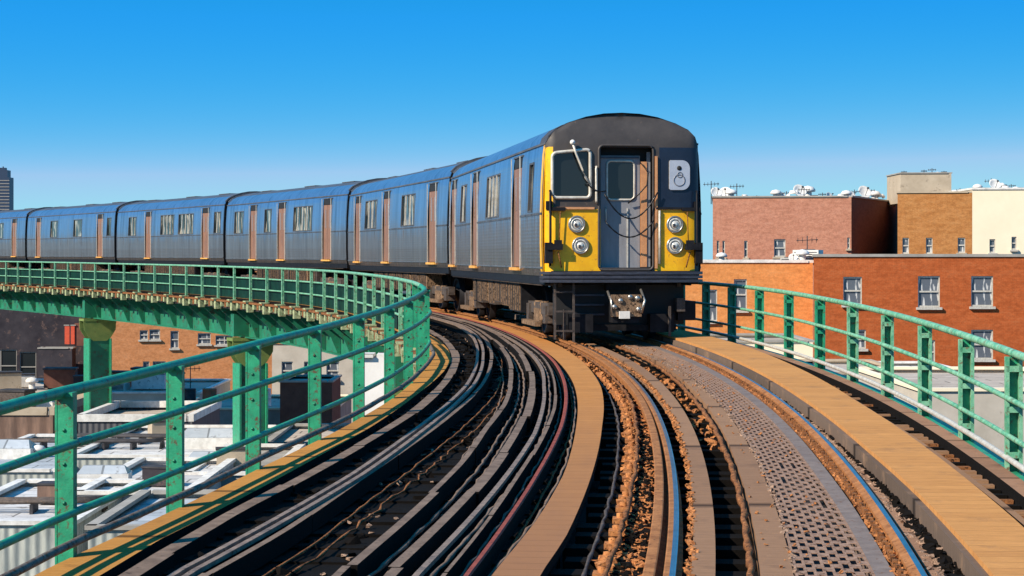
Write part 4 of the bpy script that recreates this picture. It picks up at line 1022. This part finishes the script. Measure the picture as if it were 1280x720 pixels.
# right side: brick blocks
D = 100; x0 = X(1017, D)
building('brick_building', [(x0, D), (x0 + 26, D - .6), (x0 + 26, D + 17), (X(1018, D + 17), D + 17)], 0, Z(318, D) - .12, 'brick_red',
         {0: wins(D, x0, [(1054, 1077, 346, 381), (1147, 1174, 345, 384), (1213, 1240, 345, 383), (1290, 1316, 345, 383), (1068, 1082, 412, 436), (1213, 1240, 412, 449), (1147, 1168, 425, 455)])},
         'large dark red brick building with white window sills on the right', 'building', cope='concrete')
D = 104; xl = X(800, D); x1 = X(1016, D)
building('brick_building', [(xl, D + .4), (x1, D), (x1, D + 13), (xl, D + 13.4)], 0, Z(326, D) - .1, 'brick_orange',
         {0: wins(D, xl, [(884, 897, 362, 402), (918, 934, 349, 388)])}, 'lower bright orange brick building between the train and the dark red building', 'building', cope='roof_white_unit')
D = 131; a, b = X(891, D), X(1061, D)
building('brick_building', [(a, D), (b, D - 1), (X(1124, 144), 144), (X(892, 150), 150)], 0, Z(247, D), ['brick_pink', 'brick_pink_shaded', 'brick_pink', 'brick_pink'],
         {0: wins(D, a, [(896, 899, 301, 322), (903, 906, 301, 322), (930, 934, 301, 322), (967, 981, 299, 321), (1057, 1060, 297, 311)])},
         'tall pink brick building with a shade-darkened side wall behind the orange one', 'building', cope='concrete', cope_h=.1, sill='tan_block')
D = 128; a, b, c = X(1125, D), X(1215, D), X(1330, D)
building('brick_building', [(a, D + .8), (b, D), (b, D + 15), (X(1126.5, D + 15), D + 15)], 0, Z(241, D), 'brick_tan',
         {0: wins(D, a, [(1131, 1139, 297, 317), (1160, 1168, 297, 317), (1199, 1208, 297, 316)])}, 'tan brown brick building between the dark side wall and the cream building', 'building', cope='tan_block', cope_h=.1, sill='tan_block')
building('cream_building', [(b + .02, D - .02), (c, D - .6), (c, D + 15), (b + .02, D + 15)], 0, Z(237, D), 'cream_wall',
         {0: wins(D, b, [(1236, 1243, 299, 316), (1263, 1269, 296, 312), (1295, 1302, 296, 312)])}, 'smooth pale cream building at the right edge of the photo', 'building', cope='roof_white_unit', cope_h=.12)
D = 136
building('rooftop_bulkhead', [(X(1126, D), D), (X(1188, D), D - .3), (X(1188, D), D + 5), (X(1126, D), D + 5)], Z(238, 128) - .6, Z(217, D), 'tan_block', {}, 'cream concrete box standing on the tan building roof with aerials on top', 'rooftop box', cope='concrete', cope_h=.08, parapet=.1)

# rooftop equipment (kind, px, py of its foot, distance, height, label)
def roof_z(b): return b
def dish(x, y, z, s, yaw, label, group):
    t = thing('satellite_dish', (x, y, z), label, 'satellite dish', group, yaw)
    m = MB(); m.tube([(0, 0, 0), (0, 0, s * .8)], s * .045, 'roof_dark_unit', n=6); m.bar((-s * .25, 0, .02), (s * .25, 0, .02), .05, .04, 'roof_dark_unit'); m.bar((0, -s * .25, .02), (0, s * .25, .02), .05, .04, 'roof_dark_unit'); m.build('mast', t)
    m = MB(); ax = Vector((.2, -.8, .5)).normalized(); c = Vector((0, -.04, s * .85))
    m.lathe([(0, 0), (s * .18, s * .015), (s * .34, s * .06), (s * .46, s * .13), (s * .47, s * .12), (s * .34, s * .04), (s * .18, -.005), (0, -s * .02)], c, ax, 'roof_white_unit', n=18); m.build('reflector', t)
    m = MB(); m.tube([c - Vector((0, 0, s * .4)), c + ax * s * .55], s * .02, 'roof_dark_unit', n=5); m.box(c + ax * s * .55, (s * .12,) * 3, 'roof_dark_unit'); m.build('receiver_arm', t)
def aerial(x, y, z, s, yaw, label, group):
    t = thing('aerial', (x, y, z), label, 'aerial', group, yaw)
    m = MB(); m.tube([(0, 0, 0), (0, 0, s)], .03, 'roof_dark_unit', n=6); m.build('mast', t)
    m = MB(); m.tube([(-s * .35, 0, s * .85), (s * .35, 0, s * .88)], .02, 'roof_dark_unit', n=5)
    for k in range(5): xx = -s * .3 + s * .15 * k; m.tube([(xx, -s * .14, s * .86), (xx, s * .14, s * .86)], .015, 'roof_dark_unit', n=5); m.tube([(xx, 0, s * .78), (xx, 0, s * .95)], .015, 'roof_dark_unit', n=5)
    m.build('crossbars', t)
def vent(x, y, z, s, yaw, label, group):
    t = thing('roof_vent', (x, y, z), label, 'roof vent', group, yaw)
    m = MB(); m.lathe([(s * .3, 0), (s * .3, .06), (s * .2, .08), (s * .2, s * .7)], (0, 0, 0), (0, 0, 1), 'roof_white_unit', n=12); m.build('pipe', t)
    m = MB(); m.lathe([(s * .2, s * .68), (s * .38, s * .7), (s * .40, s * .8), (s * .28, s * .95), (0, s * 1.02)], (0, 0, 0), (0, 0, 1), 'roof_white_unit', n=14); m.build('cowl', t)
def acu(x, y, z, s, yaw, label, group):
    t = thing('air_conditioner', (x, y, z), label, 'air conditioner', group, yaw)
    m = MB(); m.box((0, 0, s * .42), (s * 1.15, s * .8, s * .66), 'roof_white_unit')
    for sx in (-1, 1):
        for sy in (-1, 1): m.box((sx * s * .5, sy * s * .32, s * .05), (.07, .07, s * .1), 'roof_dark_unit')
    m.build('casing', t)
    m = MB()
    for k in range(6): m.box((0, -s * .41, s * (.2 + k * .09)), (s * 1.0, .03, .03), 'roof_dark_unit')
    m.build('grille', t); m = MB(); m.lathe([(0, 0), (s * .28, .0), (s * .3, .04), (s * .32, 0)], (0, 0, s * .751), (0, 0, 1), 'roof_dark_unit', n=14); m.build('fan', t)
def duct(x, y, z, s, yaw, label, group):
    t = thing('roof_duct', (x, y, z), label, 'duct', group, yaw)
    m = MB(); m.tube([(-s * .3, 0, 0), (-s * .3, 0, s * .6), (-s * .15, 0, s * .78), (s * .2, 0, s * .8), (s * .34, 0, s * .66)], s * .13, 'roof_white_unit', n=10); m.build('pipe', t)
    m = MB(); m.box((-s * .3, 0, .05), (s * .5, s * .5, .1), 'roof_dark_unit'); m.build('curb', t)
KIND = {'dish': dish, 'aerial': aerial, 'vent': vent, 'ac': acu, 'duct': duct}
CN = {'dish': 'white satellite dish', 'aerial': 'dark aerial with crossbars', 'vent': 'white round roof vent', 'ac': 'boxy white air conditioner', 'duct': 'bent white duct'}
ORD = ['first', 'second', 'third', 'fourth', 'fifth', 'sixth', 'seventh', 'eighth', 'ninth', 'tenth', 'eleventh', 'twelfth']
def row(roofname, D, pyroof, items, place, par=.25):
    zz = Z(pyroof, D) - par - .1; cnt = {}
    tot = {}
    for k, *_ in items: tot[k] = tot.get(k, 0) + 1
    for j, (k, px, hpx, dd) in enumerate(items):
        i = cnt.get(k, 0); cnt[k] = i + 1
        lab = (ORD[i] + ' ' + CN[k] + ' from the left ' if tot[k] > 1 else 'the only ' + CN[k] + ' ') + place
        DD = D + dd; s = (hpx * DD / F_PX) * (1.0 if k == 'dish' else 1.3) + par * .9
        KIND[k](X(px, DD), DD, zz, s, random.uniform(-.5, .5), lab, {'dish': 'satellite dishes on the roofs', 'aerial': 'aerials on the roofs', 'vent': 'roof vents', 'ac': 'rooftop air conditioners', 'duct': 'rooftop ducts'}[k] + ' ' + roofname)
row('of the pink building', 131, 247, [('aerial', 889, 19, 3), ('dish', 895, 12, 3), ('ac', 900, 7, 4), ('dish', 907, 13, 5), ('vent', 914, 11, 3), ('aerial', 921, 17, 4), ('duct', 930, 8, 5), ('vent', 938, 5, 4), ('aerial', 946, 6, 5), ('dish', 976, 8, 4), ('aerial', 983, 10, 5), ('duct', 991, 12, 4), ('ac', 962, 6, 3), ('vent', 970, 11, 4), ('dish', 999, 15, 4), ('aerial', 1005, 13, 3), ('vent', 1010, 15, 5), ('ac', 1018, 8, 4), ('dish', 1036, 8, 5), ('vent', 1052, 8, 6), ('dish', 1064, 9, 5), ('aerial', 1068, 12, 6), ('aerial', 1028, 9, 6), ('duct', 1046, 6, 4), ('vent', 1058, 10, 3), ('ac', 1072, 9, 8), ('dish', 1080, 15, 7), ('aerial', 1086, 14, 8), ('vent', 1093, 12, 9), ('duct', 1100, 10, 9), ('ac', 1112, 6, 10)],
    'on the pink brick roof')
row('of the cream building', 128, 237, [('vent', 1222, 9, 4), ('ac', 1232, 6, 3), ('dish', 1243, 13, 4), ('aerial', 1239, 15, 5), ('duct', 1249, 12, 5), ('dish', 1253, 9, 5), ('aerial', 1227, 7, 5), ('vent', 1270, 7, 5), ('vent', 1257, 7, 3), ('aerial', 1264, 9, 4), ('ac', 1275, 8, 4)], 'on the cream building roof')
row('of the tan building', 128, 241, [('duct', 1192, 7, 3), ('aerial', 1200, 8, 4), ('ac', 1207, 5, 3)], 'on the tan brown roof')
row('of the bulkhead', 137, 217, [('aerial', 1130, 5, 1), ('aerial', 1155, 6, 1), ('aerial', 1165, 8, 2), ('aerial', 1143, 4, 2), ('ac', 1160, 4, 2), ('vent', 1172, 4, 1), ('duct', 1176, 5, 2), ('aerial', 1180, 5, 1)], 'on top of the cream rooftop box')
row('of the orange building', 104, 326, [('vent', 1003, 13, 3), ('ac', 1010, 18, 4), ('dish', 992, 8, 3), ('aerial', 1027 - 18, 26, 5), ('vent', 902, 10, 3), ('ac', 985, 8, 4)], 'on the orange brick building roof')

# low things behind the right railing
def low(name, x0, x1, D, ztop, dep, mat, roof, label, zb=0., ops=None, cat='low building', cope='concrete', cope_h=.1, sk=0., parapet=.12):
    return building(name, [(X(x0, D), D), (X(x1, D), D + sk), (X(x1, D), D + dep + sk), (X(x0, D), D + dep)], zb, ztop, mat, {0: ops or []}, label, cat, roof=roof, cope=cope, cope_h=cope_h, parapet=parapet)
low('low_building', 1150, 1400, 62, Z(489, 62), 12, 'plaster_wall', 'beige_roof', 'beige low building with a plain wall behind the nearest right-hand posts', cope='cream_wall')
low('low_building', 1020, 1142, 80, Z(468, 80), 10, 'cream_wall', 'beige_roof', 'small low cream building under the windows of the red brick building', cope='tan_block')
low('low_building', 880, 1016, 90, Z(428, 90), 8, 'cream_wall', 'beige_roof', 'low yellowish building in front of the orange brick wall', cope='concrete')
low('low_building', 1110, 1215, 86, Z(468, 86), 9, 'plaster_wall', 'white_roof', 'flat white roofed shed at the foot of the red brick building', cope='roof_white_unit')
def van(x, y, z, rz, label):
    t = thing('parked_van', (x, y, z), label, 'van', None, rz)
    P = [(-2.3, .35), (-2.3, 1.1), (-2.1, 1.2), (-1.5, 1.95), (2.2, 2.05), (2.3, 1.9), (2.3, .35)]; m = MB()
    for sy in (-.95, .95): m.face([(a, sy, b) for a, b in P], 'roof_white_unit')
    for a, b in zip(P, P[1:] + P[:1]): m.face([(a[0], -.95, a[1]), (b[0], -.95, b[1]), (b[0], .95, b[1]), (a[0], .95, a[1])], 'roof_white_unit')
    m.build('body', t); m = MB(); m.face([(-2.03, -.8, 1.3), (-1.58, -.8, 1.87), (-1.58, .8, 1.87), (-2.03, .8, 1.3)], 'cab_glass'); m.build('windscreen', t)
    for sx in (-1.5, 1.5):
        for sy in (-.9, .9): m = MB(); m.lathe([(0, .1), (.2, .1), (.34, .08), (.34, -.08), (0, -.1)], (sx, sy, .34), (0, 1, 0), 'black_rubber', n=14); m.build('wheel', t)

# left side, street level and roofs
D = 150
building('brick_building', [(X(128, D), D), (X(420, D), D + 2), (X(420, D), D + 16), (X(128, D), D + 14)], 0, 9.4, 'brick_street',
         {0: wins(D, X(128, D), [(174, 184, 413, 425), (186, 199, 412, 425), (212, 222, 414, 436), (246, 262, 417, 431), (268, 290, 420, 432), (178, 186, 452, 468), (190, 206, 452, 468), (258, 268, 482, 500), (352, 372, 430, 448), (384, 400, 432, 450)])},
         'orange brick building with scattered small windows seen under the viaduct', 'building', cope='concrete')
D = 153
building('dark_building', [(X(-60, D), D), (X(104, D), D + .5), (X(104, D), D + 14), (X(-60, D), D + 14)], 0, 9.2, 'dark_facade',
         {0: wins(D, X(-60, D), [(-20, 20, 437, 478), (24, 44, 440, 478)])}, 'dark shopfront building at the left edge under the viaduct', 'building', frame='concrete', sill='dark_facade', glass='cab_glass')
m = MB(); m.box((X(72, 139.5), 152.5, Z(418, 152.5)), (X(100, 152) - X(47, 152), .5, 1.7), 'maroon_facade'); tag(m.build('shop_awning'), 'maroon boarded awning over the dark shutter on the left', 'awning')
for px, la in ((84, 'wider orange-red banner hanging beside the green column'), (91, 'slim red banner hanging just right of the wider one')):
    m = MB(); m.box((X(px, 152.2), 152.2, Z(419, 152.2)), (.28 if px > 88 else .36, .1, 1.35), 'red_banner'); m.box((X(px, 152.2), 152.2, Z(406.5, 152.2)), (.5, .14, .07), 'concrete'); tag(m.build('banner'), la, 'banner')
low('dark_shed', 48, 90, 151, Z(436, 151), 1.3, 'dark_facade', 'tar', 'black shutter box in front of the dark shopfronts', cat='shed')
low('low_building', -80, 250, 112, Z(492, 112) , 12, 'plaster_wall', 'beige_roof', 'long beige roofed building behind the brown board wall', ops=wins(112, X(-80, 112), [(20, 34, 503, 514)]), cope='roof_white_unit')
low('low_building', 215, 420, 104, Z(512, 104), 10, 'concrete', 'beige_roof', 'plain cream walled building left of the white pillar', cope='cream_wall')
low('board_fence_building', -40, 66, 88, Z(519, 88), 10, 'board_brown', 'beige_roof', 'brown board walled shed behind the left railing', cope='tan_block', cope_h=.35)
low('corrugated_shed', 98, 240, 84, Z(527, 84), 8, 'corrugated_dark', 'beige_roof', 'dark corrugated shed with a beige flat roof behind the second post', cope='roof_white_unit', cope_h=.3)
low('low_building', 86, 300, 68, Z(572, 68), 12, 'corrugated_pale', 'white_roof', 'white flat roofed building in front of the dark corrugated shed', cope='roof_white_unit')
low('low_building', -80, 72, 66, Z(590, 66), 13, 'corrugated_pale', 'pale_blue_roof', 'pale blue roofed building at the left edge behind the railing', cope='roof_white_unit')
low('low_building', 96, 236, 54, Z(618, 54), 9, 'white_roof', 'white_roof', 'bright white block of a building nearest behind the second post', cope='roof_white_unit')
low('corrugated_shed', -90, 92, 48, Z(656, 48), 9, 'corrugated_pale', 'white_roof', 'pale corrugated building at the bottom left corner', cope='roof_white_unit')
low('corrugated_shed', 110, 330, 46, Z(662, 46), 7, 'corrugated_pale', 'pale_blue_roof', 'pale green corrugated building just under the deck edge at bottom left', cope='concrete')
low('low_building', 232, 340, 60, Z(594, 60), 9, 'concrete', 'concrete', 'grey walled building seen between the second and third posts', cope='roof_white_unit')
low('low_building', 330, 450, 72, Z(556, 72), 8, 'corrugated_pale', 'beige_roof', 'weathered grey building between the third and fourth posts', cope='concrete')
building('white_pillar', [(X(453, 36), 36), (X(484, 36), 36), (X(484, 36), 36.7), (X(453, 36), 36.7)], 0, Z(447, 36), 'white_paint', {}, 'tall plain white pillar close to the middle of the left railing', 'pillar', cope='roof_white_unit', cope_h=.06, parapet=.05)  # plain white block moved ahead of the viaduct to stand in sunlight; form invented
low('low_building', 340, 446, 120, Z(430, 120), 7, 'plaster_wall', 'beige_roof', 'beige house with an orange band under the middle of the viaduct', ops=wins(120, X(340, 120), [(352, 366, 452, 475), (380, 396, 452, 475), (408, 424, 452, 475)]), cope='brick_orange' if 'brick_orange' in MAT else 'concrete', cope_h=.8)
low('dark_shed', 350, 415, 100, Z(478, 100), 5, 'maroon_facade', 'beige_roof', 'maroon shed between the third and fourth posts', cat='shed')
# things on the left roofs
row('of the white roof', 68, 572, [('ac', 112, 14, 5), ('duct', 150, 10, 7), ('vent', 232, 12, 6)], 'on the white roof behind the second post')
row('of the long beige building', 112, 492, [('vent', 40, 12, 5), ('ac', 150, 10, 5), ('dish', 200, 12, 5), ('aerial', 258 - 20, 24, 5)], 'on the long beige roof')
row('of the pale blue roof', 66, 590, [('ac', 20, 16, 6), ('vent', 48, 12, 6)], 'on the pale blue roof at left')

def skylight(px, D, z, label, s=1.2):
    t = thing('skylight', (X(px, D), D, z), label, 'skylight', None, random.uniform(-.1, .1)); m = MB()
    m.box((0, 0, s * .14), (s * 1.5, s, s * .28), 'roof_white_unit'); m.build('curb', t)
    m = MB(); a, b, h0, h1 = s * .72, s * .46, s * .285, s * .5
    m.face([(-a, -b, h0), (a, -b, h0), (a * .8, 0, h1), (-a * .8, 0, h1)], 'pale_blue_roof'); m.face([(a, b, h0), (-a, b, h0), (-a * .8, 0, h1), (a * .8, 0, h1)], 'cab_glass')
    m.face([(a, -b, h0), (a, b, h0), (a * .8, 0, h1)], 'white_trim'); m.face([(-a, b, h0), (-a, -b, h0), (-a * .8, 0, h1)], 'white_trim'); m.build('glazing', t)
def crate(px, D, z, label, s=.8, mat='tan_block'):
    t = thing('storage_crate', (X(px, D), D, z), label, 'crate', None, random.uniform(-.5, .5)); m = MB()
    m.box((0, 0, s * .4), (s * 1.2, s * .8, s * .7), mat); m.build('box', t); m = MB(); m.box((0, 0, s * .79), (s * 1.28, s * .88, s * .07), 'roof_dark_unit'); m.build('lid', t)
def pipes(px, D, z, label, ln=3., mat='under_grey'):
    t = thing('pipe_rack', (X(px, D), D, z), label, 'pipes', None, random.uniform(-.15, .15)); m = MB()
    for k in range(3): m.tube([(-ln / 2, k * .3, .3), (ln * .3, k * .3, .3), (ln / 2, k * .3 + .2, .3), (ln / 2, k * .3 + .2, .0)], .06, mat, n=6)
    for xx in (-ln * .4, 0, ln * .25): m.box((xx, .3, .12), (.08, .9, .24), 'roof_dark_unit')
    m.build('pipe_bundle', t)
zA = Z(572, 68) - .12; zB = Z(590, 66) - .12; zC = Z(618, 54) - .12; zD = Z(656, 48) - .12; zE = Z(594, 60) - .12; zF = Z(512, 104) - .12; zG = Z(492, 112) - .12; zH = Z(519, 88) - .12
pipes(130, 72, zA, 'dark bundle of pipes on the white roof left of the second post', 4, 'roof_dark_unit'); pipes(175, 74, zA, 'longer dark pipe bundle on the white roof behind the second post', 5, 'roof_dark_unit')
skylight(262, 73, zA, 'glazed skylight on the white roof between second and third posts', 1.4); crate(205, 76, zA, 'small tan crate on the white roof', .9)
skylight(130, 58, zC, 'skylight on the bright white block near the second post', 1.0); crate(200, 57, zC, 'dark crate on the bright white block', .7, 'dark_facade')
pipes(40, 51, zD, 'grey pipes on the pale corrugated building at bottom left', 3.5); crate(70, 53, zD, 'brown crate on the corrugated building at bottom left', .7, 'board_brown')
skylight(10, 72, zB, 'skylight on the pale blue roof at the left edge', 1.3); pipes(52, 75, zB, 'grey pipes across the pale blue roof', 3)
crate(290, 63, zE, 'tan crate on the grey walled building', .8); skylight(262, 64, zE, 'skylight on the grey walled building roof', .9)
for px, la, mt in ((236, 'leftmost dark drum on the cream walled building', 'roof_dark_unit'), (262, 'terracotta drum on the cream walled building', 'terracotta'), (300, 'blue grey drum on the cream walled building', 'tower_glass'), (330, 'rightmost pale drum on the cream walled building', 'roof_white_unit')):
    t = thing('drum', (X(px, 108), 108, zF), la, 'drum'); m = MB(); m.lathe([(.0, 0), (.38, 0), (.40, .03), (.38, .06), (.38, .4), (.40, .44), (.38, .48), (.38, .9), (.40, .93), (.34, .95), (0, .95)], (0, 0, 0), (0, 0, 1), mt, n=14); m.build('barrel', t)
for k, (px, dd, sc_) in enumerate(((8, 5, 1.3), (30, 7, 1.0), (76, 6, 1.5), (108, 4, 1.1), (150, 7, 1.2), (188, 5, 1.6), (216, 7, 1.1))):
    crate(px, 112 + dd, zG, ORD[k] + ' crate from the left on the long beige roof', sc_, ['tan_block', 'roof_white_unit', 'maroon_facade', 'dark_facade', 'terracotta', 'white_roof', 'under_grey'][k])
crate(20, 92, zH, 'grey crate on the brown board walled shed', 1.2, 'under_grey'); skylight(45, 93, zH, 'skylight on the brown board walled shed', 1.3)

# far tower
D = 1500
t = thing('skyscraper', (X(3, D), D, 0), 'distant dark blue skyscraper with a stepped top at the left edge', 'tower')
m = MB()
m.box((X(3, D), D, Z(222, D) / 2), (13.5, 13, Z(222, D)), 'tower_glass'); m.build('shaft', t, True)
m = MB(); m.box((X(3, D), D, Z(218, D)), (10, 10, 6), 'tower_glass'); m.box((X(3.5, D), D, Z(214, D)), (5, 5, 5), 'tower_glass'); m.build('crown', t, True)
m = MB(); m.tube([(X(4, D), D, Z(215, D)), (X(4, D), D, Z(208, D))], [1.2, .4], 'tower_glass', n=6); m.build('spire', t, True)
m = MB()
for k in range(14): m.box((X(3, D), D - 6.6, Z(226 + k * 4, D)), (13.7, .4, .5), 'concrete')
m.build('floor_band', t, True)
